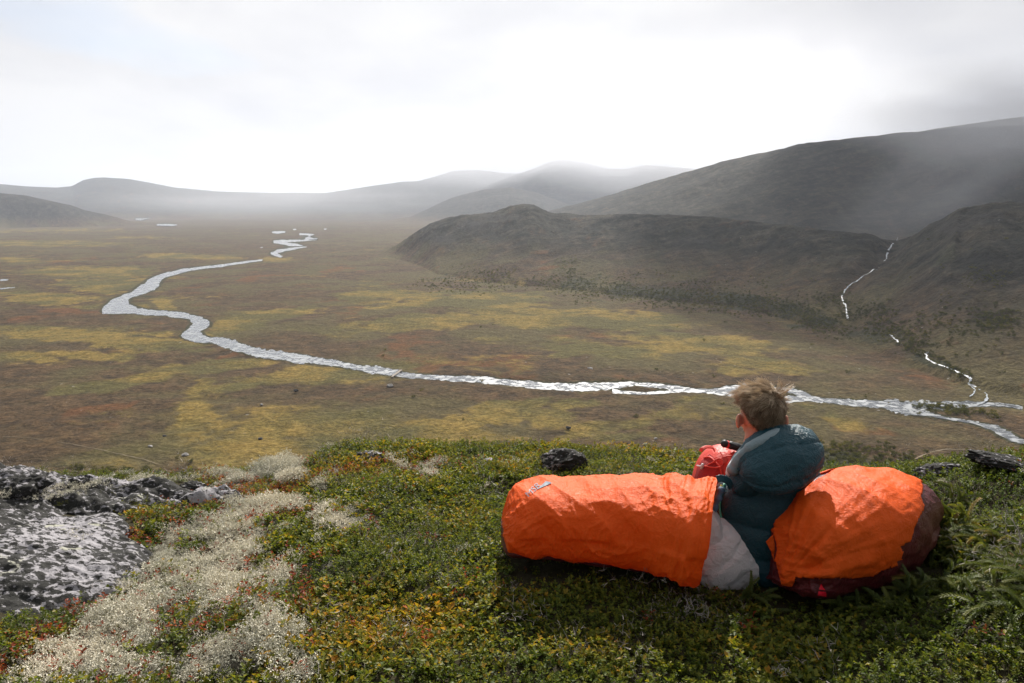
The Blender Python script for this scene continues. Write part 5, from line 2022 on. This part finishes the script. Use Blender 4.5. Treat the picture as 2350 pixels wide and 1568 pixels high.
def build_hair():
    r = np.random.default_rng(31)
    Rm = np.array(Matrix.Rotation(HEAD_TURN, 3, 'Z'))
    H = np.array([HX, HY, HZ])
    C = np.array([0, -0.012, 0.028])
    AX = np.array([0.0755, 0.0935, 0.0865])      # scalp ellipsoid

    def scalp(u, v):
        d = np.stack([np.cos(v) * np.cos(u), np.cos(v) * np.sin(u), np.sin(v)], -1)
        return d
    # cap under the strands
    n, m = 40, 64
    vv = np.linspace(-0.95, np.pi / 2 - 0.01, n)
    uu = np.linspace(0, 2 * np.pi, m, endpoint=False)
    rings = []
    for v in vv:
        ring = []
        for u in uu:
            # hairline: low at the nape, over the ears at the sides, high at the front
            f = math.sin(u)
            low = -0.92 + 1.05 * sstep(-0.93, 0.0, f)
            q = max(v, float(low))
            d = scalp(u, q)
            e = 1.035 if q > low + 0.02 else 0.99
            nz = 0.018 * fbm(np.array([u * 3.0]), np.array([q * 4]), 3, 5)[0]
            p = C + d * AX * (e + nz)
            p[0] *= 1 - 0.30 * min(max((-q - 0.3) / 0.6, 0), 1)
            if q < -0.5:
                p[2] -= 0.02 * (-(q + 0.5))
            ring.append(H + Rm @ p)
        rings.append(ring)
    V, F = loft(rings)
    SHc = np.full(len(V), 0.12)
    V, F = V.tolist(), [tuple(f) for f in F]
    SH = SHc.tolist()
    crown = np.array([0.25, -0.30, 0.92])

    def hairline(u):
        return -0.88 + 1.05 * float(sstep(-0.93, 0.0, math.sin(u)))

    for k in range(430):
        while True:
            u = r.uniform(0, 2 * np.pi)
            v = math.asin(r.uniform(-0.80, 1.0))
            if v > hairline(u):
                break
        d = scalp(u, v)
        top = float(sstep(0.20, 0.80, d[2]))
        tang = d - crown * (d @ crown)
        flow = tang - d * (tang @ d)
        flow = flow / (np.linalg.norm(flow) + 1e-6)
        down = np.array([0, 0, -1.0]) - d * (-d[2])
        wind = np.array([-0.95, 0.05, 0.05])
        wind = wind - d * (wind @ d) * 0.6
        side = np.cross(d, [0, 0, 1.0])
        dirv = flow * (0.8 - 0.3 * top) + down * 0.5 * (1 - top) + wind * (0.7 * top + 0.08) + r.normal(0, .45, 1)[0] * side * (0.25 + top) + d * (0.05 + top * r.uniform(0.0, 0.5)) + r.normal(0, 0.12, 3)
        dirv /= np.linalg.norm(dirv)
        L = (0.020 + 0.012 * r.uniform()) * (1 - top) + (0.040 + 0.028 * r.uniform()) * top
        if abs(math.sin(u)) < 0.6 and v < 0.35:
            L *= 0.5
        if r.uniform() < 0.05:
            L *= 1.3
            dirv = dirv + d * 0.2
        bend = r.normal(0, 0.22, 3) + np.array([-0.10, 0, -0.12 - 0.08 * (1 - top)])
        seg = 6
        # guide line of the lock
        G = [C + d * AX * 1.01]
        nar = 1 - 0.30 * min(max((-v - 0.3) / 0.6, 0), 1)
        G[0][0] *= nar
        if v < -0.5:
            G[0][2] -= 0.02 * (-(v + 0.5))
        g = dirv.copy()
        for s_ in range(seg):
            p = G[-1] + g * L / seg
            q = (p - C) / AX
            ln = np.linalg.norm(q)
            if ln < 1.05 and nar > 0.95:
                p = C + q / ln * 1.055 * AX
            G.append(p)
            g = g + bend * 0.5
            g /= np.linalg.norm(g)
        G = np.array(G)
        tone = np.clip(0.26 + 0.44 * top + r.normal(0, .13), 0, 1)  # blond top locks, lightened further with the backlight put into their tone
        for j in range(24 if top > .3 else 22):
            off = r.normal(0, 0.0075, 3)
            off -= d * (off @ d)
            wd = 0.00085 * r.uniform(.7, 1.3)
            cl_ = r.uniform(0.0, 0.75)
            frz = r.normal(0, 0.0028, 3)
            ll = r.uniform(.75, 1.08)
            prev = None
            sh0 = np.clip(tone + r.normal(0, .09), 0, 1)
            for s_ in range(seg + 1):
                t = s_ / seg
                tt = t * ll * seg
                i0 = min(int(tt), seg - 1)
                P0 = G[i0] + (G[i0 + 1] - G[i0]) * (tt - i0) + off * (1 - cl_ * t) + frz * t * t
                dd = G[min(i0 + 1, seg)] - G[i0]
                a = np.cross(dd, [0.3, 0.2, 0.9])
                a /= np.linalg.norm(a) + 1e-9
                b = np.cross(a, dd)
                b /= np.linalg.norm(b) + 1e-9
                wv = wd * (1 - 0.75 * t)
                P = H + Rm @ P0
                i = len(V)
                for an in (0, 2.094, 4.189):
                    V.append((P + Rm @ (a * math.cos(an) + b * math.sin(an)) * wv).tolist())
                    SH.append(float(np.clip(sh0 + 0.22 * t, 0, 1)))
                if prev is not None:
                    for jj in range(3):
                        F.append((prev + jj, prev + (jj + 1) % 3, i + (jj + 1) % 3, i + jj))
                prev = i
    m_, w, out = new_mat('blond_hair')
    a = w.n('ShaderNodeAttribute', attribute_name='shade').outputs['Fac']
    rp = w.n('ShaderNodeValToRGB')
    w.t.links.new(a, rp.inputs[0])
    el = rp.color_ramp.elements
    el[0].position, el[0].color = 0.0, (0.11, 0.070, 0.036, 1)
    el[1].position, el[1].color = 1.0, (0.80, 0.66, 0.48, 1)
    e = el.new(0.5)
    e.color = (0.34, 0.24, 0.15, 1)
    b = pbsdf(w, out, rp.outputs[0], 0.42, None, 0.5)
    t = w.n('ShaderNodeBsdfTranslucent')
    w.t.links.new(rp.outputs[0], t.inputs[0])
    ms = w.n('ShaderNodeMixShader')
    ms.inputs[0].default_value = 0.25
    w.t.links.new(b.outputs[0], ms.inputs[1])
    w.t.links.new(t.outputs[0], ms.inputs[2])
    w.t.links.new(ms.outputs[0], out.inputs[0])
    me = bpy.data.meshes.new('hair')
    me.from_pydata(V, [], F)
    me.polygons.foreach_set('use_smooth', [True] * len(me.polygons))
    at = me.attributes.new('shade', 'FLOAT', 'POINT')
    at.data.foreach_set('value', np.array(SH, np.float32))
    me.materials.append(m_)
    o = link_mesh('hair', me)
    child(o, person)
    # eyes and brows, on the side turned away
    we = simple_mat('eye_white', (0.8, 0.8, 0.78), 0.2, 0.5)
    for s in (-1, 1):
        bm = bmesh.new()
        bmesh.ops.create_uvsphere(bm, u_segments=12, v_segments=8, radius=0.0125, matrix=Matrix.Translation(hp(s * 0.032, 0.073, -0.018)))
        me = bpy.data.meshes.new('eye')
        bm.to_mesh(me)
        bm.free()
        me.materials.append(we)
        child(link_mesh('eye', me), person)


build_hair()

# ---------------------------------------------------------------- backpack
PKY = 2.92
bp_base = at_y(1650, 1170, PKY)
pack = empty('backpack', (float(bp_base[0]), PKY, float(near_h(np.array([bp_base[0]]), np.array([PKY]))[0])))
tag(pack, 'red backpack with grey cord lock lying behind the sleeping bags', 'backpack')


def build_pack():
    # rows: photo y, left edge, right edge, half depth
    rows = [(1215, 1588, 1745, .10), (1170, 1586, 1748, .12), (1130, 1587, 1748, .125), (1100, 1592, 1745, .125), (1075, 1600, 1742, .12), (1055, 1610, 1736, .11), (1040, 1624, 1722, .09), (1030, 1638, 1704, .065), (1025, 1652, 1684, .035), (1023, 1664, 1672, .012)]
    S = np.array(rows, float)
    n, m = 60, 72
    q = np.linspace(0, 1, len(S))
    t = np.linspace(0, 1, n)
    S = np.stack([np.interp(t, q, S[:, k]) for k in range(4)], -1)
    k = np.ones(5) / 5
    pad = np.vstack([S[:1]] * 2 + [S] + [S[-1:]] * 2)
    S = sum(pad[i:i + n] * k[i] for i in range(5))
    th = np.linspace(0, 2 * np.pi, m, endpoint=False)
    rings = []
    for py, l, r_, a in S:
        x0, _, z = at_y(l, py, PKY)
        x1, _, z2 = at_y(r_, py, PKY)
        c, s = np.cos(th), np.sin(th)
        p = 2.8
        x = (x0 + x1) / 2 + (x1 - x0) / 2 * np.sign(c) * np.abs(c) ** (2 / p)
        y = PKY + a * np.sign(s) * np.abs(s) ** (2 / p)
        # a fold splits the front into two lobes
        fx = (x0 + x1) / 2 + 0.005
        y = y + np.where(s < 0, 0.022 * np.exp(-((x - fx) / 0.016) ** 2), 0)
        rings.append(np.stack([x, y, np.full(m, (z + z2) / 2)], -1))
    V, F = loft(rings)
    A = np.tile(np.linspace(0, .7, m), n)
    N = outward(vnormals(V, n, m), V, np.repeat(np.array(rings).mean(1), m, 0))
    V = V + N * (0.006 * (crumple(A, V[:, 2], 83) - .4) + 0.006 * fbm(A * 8, V[:, 2] * 8, 3, 85))[:, None]
    me = fast_mesh('body', V, F, M_RED)
    child(link_mesh('body', me), pack)
    return V, F


PKV, PKF = build_pack()


def mesh_fabric():
    m, w, out = new_mat('red_mesh_fabric')
    P = w.n('ShaderNodeTexCoord').outputs['Object']
    wv = w.n('ShaderNodeTexWave', inp={'Vector': P, 'Scale': 70.0, 'Distortion': 0.6, 'Detail': 1.0})
    wv.bands_direction = 'Z'
    c = w.mix(wv.outputs[1], (0.20, 0.012, 0.012), (0.46, 0.035, 0.035))
    pbsdf(w, out, c, 0.7, bump(w, wv.outputs[1], 0.5, 0.003), 0.2)
    return m


M_MESHF = mesh_fabric()


def patch(name, poly, V, F, mat, parent, off, cuts=9):
    V2, F2 = grid_poly(poly, cuts)
    return print_on(name, V2, F2, (0, 0), (1, 0), (0, 1), V, F, mat, parent, off)


POCKETS = []
for poly in ([(1592, 1110), (1602, 1074), (1617, 1052), (1630, 1044), (1645, 1058), (1654, 1075), (1656, 1100), (1648, 1140), (1600, 1140)],
             [(1662, 1078), (1672, 1060), (1690, 1056), (1720, 1066), (1722, 1140), (1658, 1140), (1662, 1110)]):
    POCKETS.append(patch('mesh_pocket', poly, PKV, PKF, M_MESHF, pack, 0.004))


def on_line(pts, V, F, off):
    L = on_surface(V, F, pts, off)
    return np.array([np.array(q) for q in L if q is not None])


for kk_, pts in enumerate(([(1618, 1052), (1632, 1052), (1645, 1064), (1654, 1078), (1656, 1100), (1652, 1130)], [(1664, 1108), (1663, 1082), (1674, 1060), (1692, 1056)])):
    P = on_line(pts, PKV, PKF, 0.006)
    if len(P) > 2:
        tube('pocket_edge', P, 0.0036, M_RED, POCKETS[kk_], 6, n=30)
P = on_line([(1622, 1072), (1640, 1063), (1655, 1056), (1664, 1052), (1676, 1050)], PKV, PKF, 0.012)
if len(P) > 2:
    tube('elastic_cord', P, 0.0028, M_RED, pack, 6, n=30)
P = on_line([(1622, 1072), (1640, 1074), (1655, 1072), (1660, 1062), (1652, 1056), (1640, 1062)], PKV, PKF, 0.014)
if len(P) > 2:
    tube('elastic_cord', P, 0.0028, M_RED, pack, 6, n=40)
L0 = on_surface(PKV, PKF, [(1617, 1073)], 0.014)[0]
if L0 is not None:
    L0 = np.array(L0)
    tube('cord_lock', [L0 + [-0.002, 0, -.012], L0, L0 + [.004, 0, .012]], np.array([.005, .0075, .005]), M_STEEL, pack, 10)
    tube('cord_end', [L0 + [0, 0, 0], L0 + [-.012, 0, .001], L0 + [-.022, 0, .004]], 0.0032, M_WHITE, pack, 8)
LP = [at_y(1640, 1034, 2.86), at_y(1634, 1027, 2.85), at_y(1622, 1026, 2.84), at_y(1612, 1030, 2.83), at_y(1607, 1036, 2.83)]
tube('haul_loop', LP, 0.0, M_RED, pack, 10, flat=(0.016, 0.004, (0, -.5, .8)), n=24)
for k_, q in enumerate((1663, 1683)):
    P = on_line([(q - 6, 1040), (q, 1050), (q - 2, 1060), (q - 8, 1062)], PKV, PKF, 0.009)
    if len(P) > 2:
        tube('strap_fold', P, 0.0, M_RED, pack, 10, flat=(0.022, 0.007, (0, -.7, .7)), n=16)
WS = [at_y(1552, 1100, 2.80), at_y(1566, 1098, 2.80), at_y(1580, 1099, 2.81)]
tube('webbing_end', WS, 0.0, M_WHITE, pack, 12, flat=(0.024, 0.006, (0, -.8, .6)), n=8)
WS = [at_y(1580, 1100, 2.81), at_y(1584, 1094, 2.81), at_y(1590, 1100, 2.83)]
tube('buckle', WS, 0.006, M_STEEL, pack, 8, n=10)

# ---------------------------------------------------------------- trekking pole
pole = empty('trekking_pole', (0, 0, 0))
ga = np.array(at_y(1657, 1017, 2.84))
gb = np.array(at_y(1718, 1033, 2.86))
gx_, gy_ = at_z(1826, 1096, -0.06)
tip = np.array([float(gx_), float(gy_), -0.03])
pole.location = tuple(tip)
tag(pole, 'black trekking pole with red ringed grip resting on the red backpack', 'trekking pole')


def along(a, b, rs, name, mat, seg=14, ts=None, par=None):
    ts = np.linspace(0, 1, len(rs)) if ts is None else ts
    P = np.array([a + (b - a) * t for t in ts])
    return tube(name, P, np.array(rs), mat, pole if par is None else par, seg)


dv = (gb - ga) / np.linalg.norm(gb - ga)
grip = along(ga + dv * 0.029, gb, [.0150, .0175, .0160, .0175, .0155, .0165, .0145, .0150], 'grip', M_BLACK)
along(ga - dv * 0.004, ga + dv * 0.02, [.004, .0135, .0165, .0165, .0150], 'grip_knob', M_BLACK, par=grip)
along(ga + dv * 0.02, ga + dv * 0.029, [.0158, .0158], 'red_ring', simple_mat('red_rubber', (0.6, 0.03, 0.03), .5), 14, par=grip)
along(gb, tip, [.008, .008, .008, .007, .006, .004], 'shaft', M_BLACK, 10)
tube('wrist_strap', [ga + dv * .03 + [0, -.012, .012], ga + dv * .06 + [0, -.014, .010], ga + dv * .1 + [0, -.012, .002], gb + [0, -.008, .004]], 0.0, M_BLACK, grip, 8, flat=(.009, .003, (0, -.6, .7)), n=16)
# ------------------------------------------------------------------ things down in the valley
M_PLANK = simple_mat('weathered_planks', (0.33, 0.29, 0.24), 0.85, 0.2, 0.25, 2.0)
M_STONE = simple_mat('pale_stone', (0.26, 0.25, 0.24), 0.9, 0.2, 0.3, 0.8)
M_DSTONE = simple_mat('dark_stone', (0.075, 0.075, 0.075), 0.9, 0.2, 0.3, 0.8)


def build_bridge():
    ax, ay = at_z(903, 862, ZF + 1.2)
    bx, by = at_z(918, 851, ZF + 1.2)
    A_ = Vector((float(ax), float(ay), ZF + 1.2))
    B_ = Vector((float(bx), float(by), ZF + 1.2))
    br = empty('footbridge', (A_.x, A_.y, ZF - 1))
    tag(br, 'small wooden footbridge crossing the river in the valley', 'bridge')
    d = (B_ - A_)
    L = d.length
    d.normalize()
    A_ = A_ - d * 4
    L += 8
    s = Vector((-d.y, d.x, 0))
    W2 = 1.0

    def box(name, c, hx, hy, hz):
        V = [c + d * (i * hx) + s * (j * hy) + Vector((0, 0, k * hz)) for k in (-1, 1) for j in (-1, 1) for i in (-1, 1)]
        F = [(0, 2, 3, 1), (4, 5, 7, 6), (0, 1, 5, 4), (1, 3, 7, 5), (3, 2, 6, 7), (2, 0, 4, 6)]
        child(mesh_obj(name, V, F, M_PLANK), br)
    n = 24
    for i in range(n):
        box('plank', A_ + d * (L * (i + .5) / n), L / n * 0.46, W2, 0.06)
    for j in (-1, 1):
        box('beam', A_ + d * L / 2 + s * (j * 0.7) + Vector((0, 0, -0.24)), L / 2, 0.12, 0.17)
        box('handrail', A_ + d * L / 2 + s * (j * 0.95) + Vector((0, 0, 1.05)), L / 2, 0.05, 0.06)
        for i in range(7):
            box('post', A_ + d * (L * i / 6 * .98 + .1) + s * (j * 0.95) + Vector((0, 0, 0.52)), 0.05, 0.05, 0.5)
    for e in (0.04, 0.96):
        box('pier', A_ + d * (L * e) + Vector((0, 0, -1.3)), 0.7, 0.9, 0.85)


build_bridge()

BLD = [(680, 898, 2.2, 0, 'dark boulder standing alone near the river, left of the footbridge'), (895, 888, 3.0, 1, 'long pale rock on the near bank below the footbridge'), (1354, 850, 3.6, 1, 'pale boulder on the far bank above the braided river'),
       (598, 1008, 1.6, 0, 'dark boulder beside the lower yellow bog'), (378, 1002, 1.4, 0, 'dark boulder on the brown slope above the path'), (345, 1026, 1.6, 1, 'grey boulder lower than its dark neighbour on the brown slope'), (600, 930, 1.5, 1, 'small pale rock left of the dark riverside boulder'),
       (1304, 983, 2.0, 0, 'dark rock beyond the pointed boulder on the brow'), (1480, 1022, 1.5, 1, 'pale stone on the valley floor left of the backpack'), (1505, 1008, 1.3, 1, 'smaller pale stone up the slope left of the backpack'), (425, 1046, 2.2, 1, 'flat pale rock at the left end of the yellow bog')]
for i, (px, py, s, k, lab) in enumerate(BLD):
    x, y, z = hit(px, py)
    o = rock(px, py, math.hypot(x, y), (s, s * .8, s * .6), 900 + i, lab, [M_DSTONE, M_STONE][k], z=z, name='valley_boulder', sub=3)
    o['group'] = 'boulders scattered on the valley floor'


# birch scrub: too small and too many to count
M_BIRCH = leaf_mat('birch_leaves', [(0.0, (0.030, 0.036, 0.013)), (0.45, (0.075, 0.080, 0.024)), (0.8, (0.17, 0.145, 0.035)), (1.0, (0.24, 0.17, 0.04))], 0.45, 0.7, 0.1)


def birch_proto(seed, name, h=2.3):
    r = np.random.default_rng(seed)
    C, Dd, SH, LL = [], [], [], []
    for b in range(9):
        c = np.array([r.normal(0, .85), r.normal(0, .85), h * r.uniform(.2, .85)])
        rad = r.uniform(.35, .65)
        tone = r.uniform(0, .5)
        for k in range(26):
            d = r.normal(0, 1, 3)
            d /= np.linalg.norm(d)
            C.append(c + d * rad * r.uniform(.5, 1))
            Dd.append(d + r.normal(0, .6, 3))
            SH.append(np.clip(tone + .25 * d[2] + r.normal(0, .1), 0, 1))
            LL.append(r.uniform(.25, .5))
    C, Dd, LL = np.array(C), np.array(Dd), np.array(LL)
    V, F, sh = leaves(C, Dd, r.normal(0, 1, C.shape), LL, LL * .7, np.array(SH))
    # stems
    VV, FF, S2 = [V], [F], [sh]
    for b in range(3):
        p0 = np.array([r.normal(0, .1), r.normal(0, .1), -.4])
        p1 = np.array([r.normal(0, .5), r.normal(0, .5), h * .75])
        t = np.array([.06, 0, 0])
        n0 = sum(len(q) for q in VV)
        VV.append(np.array([p0 - t, p0 + t, p1]))
        FF.append(np.array([[n0, n0 + 1, n0 + 2]]))
        S2.append(np.array([0.0, 0.0, 0.0]))
    return tri_mesh(name, np.vstack(VV), np.vstack(FF), np.concatenate(S2), M_BIRCH)


WOOD = [(1080, 650, 90, 16, 0), (1130, 635, 60, 18, 0, .8), (1290, 655, 60, 18, 5), (1340, 660, 60, 24, 0), (1420, 668, 70, 20, 5), (1520, 680, 90, 22, 5), (1640, 688, 90, 24, 5), (1740, 700, 80, 22, 8), (1000, 655, 60, 8, 0, .6), (1300, 620, 20, 26, -40, .9), (1180, 650, 60, 10, 0, .6),
        (1830, 715, 60, 20, 10, .9), (1880, 745, 60, 20, 15, .9), (1980, 720, 80, 24, 10, .7), (2050, 760, 90, 24, 15, .7), (1900, 690, 50, 24, 0, .6), (1500, 640, 130, 16, 0, .35), (1650, 650, 120, 18, 0, .4), (2150, 740, 100, 30, 0, .35), (2270, 740, 60, 30, 0, .7), (2250, 640, 60, 30, 0, .3),
        (930, 553, 40, 6, -25, .8), (960, 540, 25, 6, -25, .5), (2110, 810, 60, 8, 22, .6), (2190, 850, 50, 8, 22, .6), (2200, 945, 70, 8, 5, .7), (2150, 935, 30, 5, 0, .8),
        (1950, 1045, 120, 20, 3), (1880, 1030, 60, 14, 0, .8), (2070, 1065, 90, 14, 0, .9), (1500, 1058, 110, 10, 0, .9), (1620, 1060, 80, 10, 0, .8), (330, 1090, 40, 10, 0, .9), (250, 1085, 40, 10, 0, .7), (180, 1078, 30, 8, 0, .5), (480, 1085, 30, 10, 0, .4), (430, 1060, 30, 6, 0, .4)]
BANK = 0.16


def build_scrub():
    r = np.random.default_rng(5)
    pts = []
    tint = []
    # throw points at the photo plane, keep those that fall on wooded ground
    n = 60000
    px = r.uniform(860, 2420, n)
    py = r.uniform(530, 960, n)
    w = blobs(px, py, WOOD)
    k = r.uniform(0, 1, n) < np.clip(w * 1.5 - .25 + 0.5 * fbm(px / 26, py / 12, 3, 33), 0, .95)
    px, py = px[k], py[k]
    n2 = 4200
    qx = np.concatenate([r.uniform(1380, 2300, n2), r.uniform(120, 560, n2 // 3)])
    qy = np.concatenate([r.uniform(1000, 1100, n2), r.uniform(1040, 1115, n2 // 3)])
    k = r.uniform(0, 1, len(qx)) < np.clip(blobs(qx, qy, WOOD) * 1.2 - .15, 0, .9) * 0.7
    px, py = np.concatenate([px, qx[k]]), np.concatenate([py, qy[k]])
    # bushes along the banks
    bx = r.uniform(200, 2350, 9000)
    by = r.uniform(600, 1000, 9000)
    ring = sample(MASK_B, bx, by) - 3 * sample(MASK_S, bx, by - 2) - 3 * sample(MASK_S, bx, by + 2)
    k = (ring > 0.1) & (r.uniform(0, 1, 9000) < 0.22) & (fbm(bx / 40, by / 14, 2, 9) > 0.05)
    px, py = np.concatenate([px, bx[k]]), np.concatenate([py, by[k]])
    small = np.concatenate([np.ones(len(px) - k.sum()), np.full(k.sum(), .45)])
    # march all rays at once
    Ds = np.geomspace(300, 2600, 160)
    dx, dy, dz = pdir(px, py)
    h = np.hypot(dx, dy)
    best = np.full(len(px), np.nan)
    pg = np.zeros(len(px))
    pD = Ds[0]
    for D in Ds:
        X, Y, Z = dx / h * D, dy / h * D, CAMZ + dz / h * D
        T = terrain_h(X, Y)
        gap = Z - T
        hitm = np.isnan(best) & (gap <= 0)
        fr = np.clip(pg / (pg - gap + 1e-9), 0, 1)
        best[hitm] = (pD + (D - pD) * fr)[hitm]
        pg, pD = gap, D
    ok = ~np.isnan(best)
    D = best[ok] + r.normal(0, 3, ok.sum())
    X, Y = (dx / h)[ok] * D, (dy / h)[ok] * D
    Z = terrain_h(X, Y)
    n = len(X)
    protos = [birch_proto(800 + i, 'birch') for i in range(5)]
    tn = np.clip(.55 + .4 * fbm(X / 40, Y / 40, 3, 15) + r.normal(0, .15, n) - 0.08 * (X > 330), 0, 1)
    scatter('birch_scrub', protos, np.stack([X, Y, Z], -1), np.stack([np.zeros(n), np.zeros(n), r.uniform(0, 6.28, n)], -1), r.uniform(.35, 1.25, n) * small[ok], r.integers(0, 5, n), tn, 'birch scrub on the valley slopes and river banks')


build_scrub()


# a dead juniper branch and a grey twig tuft close to the bag
def dead_branch(px, py, name, label, seed, n, ln, wd):
    x, y = at_z(px, py, 0.0)
    x, y = float(x), float(y)
    z = float(near_h(np.array([x]), np.array([y]))[0])
    r = np.random.default_rng(seed)
    Vv, Ff = [], []

    def grow(p, d, L, w, lv):
        P = [p]
        for k in range(5):
            d = d + r.normal(0, .22, 3)
            d /= np.linalg.norm(d)
            p = p + d * L / 5
            P.append(p)
        V, F = tube_mesh(np.array(P), np.linspace(w, w * .6, 6), 5)
        o = len(Vv)
        Vv.extend(V.tolist())
        Ff.extend([tuple(i + o for i in f) for f in F])
        if lv < 3:
            for q in range(2 if lv else 3):
                grow(P[r.integers(2, 6)], d + r.normal(0, .6, 3), L * r.uniform(.5, .8), w * .6, lv + 1)
    for k in range(n):
        grow(np.array([r.normal(0, .015), r.normal(0, .015), -0.01]), np.array([r.normal(0, .5), r.normal(0, .4), 1.0]), ln, wd, 0)
    me = bpy.data.meshes.new(name)
    me.from_pydata(Vv, [], Ff)
    me.materials.append(M_DEAD)
    o = link_mesh(name, me)
    o.location = (x, y, z)
    tag(o, label, 'twigs')


M_DEAD = simple_mat('bleached_wood', (0.34, 0.31, 0.29), 0.8, 0.2, 0.3, 60)
dead_branch(1590, 1398, 'dead_twigs', 'tuft of bare grey twigs below the silver lining', 3, 4, 0.055, 0.0016)
dead_branch(2318, 1345, 'dead_twigs', 'bleached forked juniper branch at the right edge', 8, 2, 0.10, 0.003)
dead_branch(1330, 1470, 'dead_twigs', 'small clump of bare grey heather stalks before the bag', 12, 4, 0.04, 0.0012)
# ------------------------------------------------------------------ haze
def build_haze():
    m = bpy.data.materials.new('haze')
    m.use_nodes = True
    m.node_tree.nodes.clear()
    w = NT(m.node_tree)
    out = w.n('ShaderNodeOutputMaterial')
    v = w.n('ShaderNodeVolumePrincipled')
    v.inputs['Color'].default_value = (0.78, 0.85, 0.98, 1)
    v.inputs['Density'].default_value = HAZE
    v.inputs['Anisotropy'].default_value = 0.3
    w.t.links.new(v.outputs[0], out.inputs['Volume'])
    x, y0, y1, z0, z1 = 31000, -31000, 31000, ZF - 8, 1500
    V = [(sx * x, sy, sz) for sz in (z0, z1) for sy in (y0, y1) for sx in (-1, 1)]
    F = [(0, 2, 3, 1), (4, 5, 7, 6), (0, 1, 5, 4), (1, 3, 7, 5), (3, 2, 6, 7), (2, 0, 4, 6)]
    o = mesh_obj('haze', V, F, m)
    tag(o, 'pale haze filling the air of the valley', kind='stuff')


HAZE = 4.2e-5
build_haze()


# unseen cloud above the frame and haze, added to shade the right-hand hills
def build_shade_cloud(c, rad, sigma, label, seed):
    m = bpy.data.materials.new('cloud_vapour')
    m.use_nodes = True
    m.node_tree.nodes.clear()
    w = NT(m.node_tree)
    out = w.n('ShaderNodeOutputMaterial')
    v = w.n('ShaderNodeVolumePrincipled')
    v.inputs['Color'].default_value = (0.97, 0.97, 1.0, 1)
    v.inputs['Density'].default_value = sigma
    v.inputs['Anisotropy'].default_value = 0.6
    w.t.links.new(v.outputs[0], out.inputs['Volume'])
    bm = bmesh.new()
    bmesh.ops.create_icosphere(bm, subdivisions=5, radius=1.0)
    for q in bm.verts:
        p = q.co.copy()
        k = 1 + 0.22 * mnoise.fractal(p * 1.6 + Vector((seed, 0, 0)), 0.8, 2.0, 4)
        q.co = Vector((p.x * rad[0] * k, p.y * rad[1] * k, p.z * rad[2] * k))
    me = bpy.data.meshes.new('cloud')
    bm.to_mesh(me)
    bm.free()
    me.polygons.foreach_set('use_smooth', [True] * len(me.polygons))
    me.materials.append(m)
    o = link_mesh('cloud', me)
    o.location = c
    tag(o, label, kind='stuff')


build_shade_cloud((2110, 4040, 2000), (1500, 1400, 170), 0.006, 'unseen cloud added above the frame to shade the right hand hills', 4)


# drifting mist on the tops
def build_mist(px, py, D, rad, sigma, label, seed, lump=0.3, rot=0.0):
    m = bpy.data.materials.new('mist_vapour')
    m.use_nodes = True
    m.node_tree.nodes.clear()
    w = NT(m.node_tree)
    out = w.n('ShaderNodeOutputMaterial')
    v = w.n('ShaderNodeVolumePrincipled')
    v.inputs['Color'].default_value = (0.93, 0.95, 1.0, 1)
    v.inputs['Anisotropy'].default_value = 0.3
    # thick in the middle, thinning out to nothing
    P = w.n('ShaderNodeTexCoord').outputs['Object']
    rr = w.n('ShaderNodeVectorMath', operation='LENGTH', inp={0: P}).outputs['Value']
    fall = w.ramp(rr, 0.15, 1.0, 1.0, 0.0)
    n = w.ramp(w.noise(P, 1.7, 3, 0.55), 0.3, 0.65, 0.25, 1.3)
    w.t.links.new(w.math('MULTIPLY', w.math('MULTIPLY', fall, n), sigma), v.inputs['Density'])
    w.t.links.new(v.outputs[0], out.inputs['Volume'])
    bm = bmesh.new()
    bmesh.ops.create_icosphere(bm, subdivisions=3, radius=1.02)
    me = bpy.data.meshes.new('mist')
    bm.to_mesh(me)
    bm.free()
    me.materials.append(m)
    o = link_mesh('mist', me)
    o.location = tuple(float(q) for q in at_dist(px, py, D))
    o.scale = rad
    o.rotation_euler = (0, rot, 0)
    tag(o, label, kind='stuff')


build_mist(1190, 345, 8600, (3000, 1400, 560), 1.3e-3, 'mist hiding the far central peaks', 3)
build_mist(1500, 355, 7600, (1700, 900, 560), 1.3e-3, 'mist drifting right of the far peak', 9)
build_mist(2360, 255, 2750, (700, 450, 210), 2.2e-3, 'mist on the top of the right hill', 5)
build_mist(2220, 390, 2250, (480, 260, 190), 1.2e-3, 'thin veil of mist on the right hillside', 15, rot=-0.5)
build_mist(1830, 215, 5200, (1150, 700, 660), 0.65e-3, 'grey rain shaft beyond the right hill', 7, rot=0.25)
build_mist(640, 455, 8000, (2600, 900, 260), 3.5e-4, 'low mist over the far valley', 11)
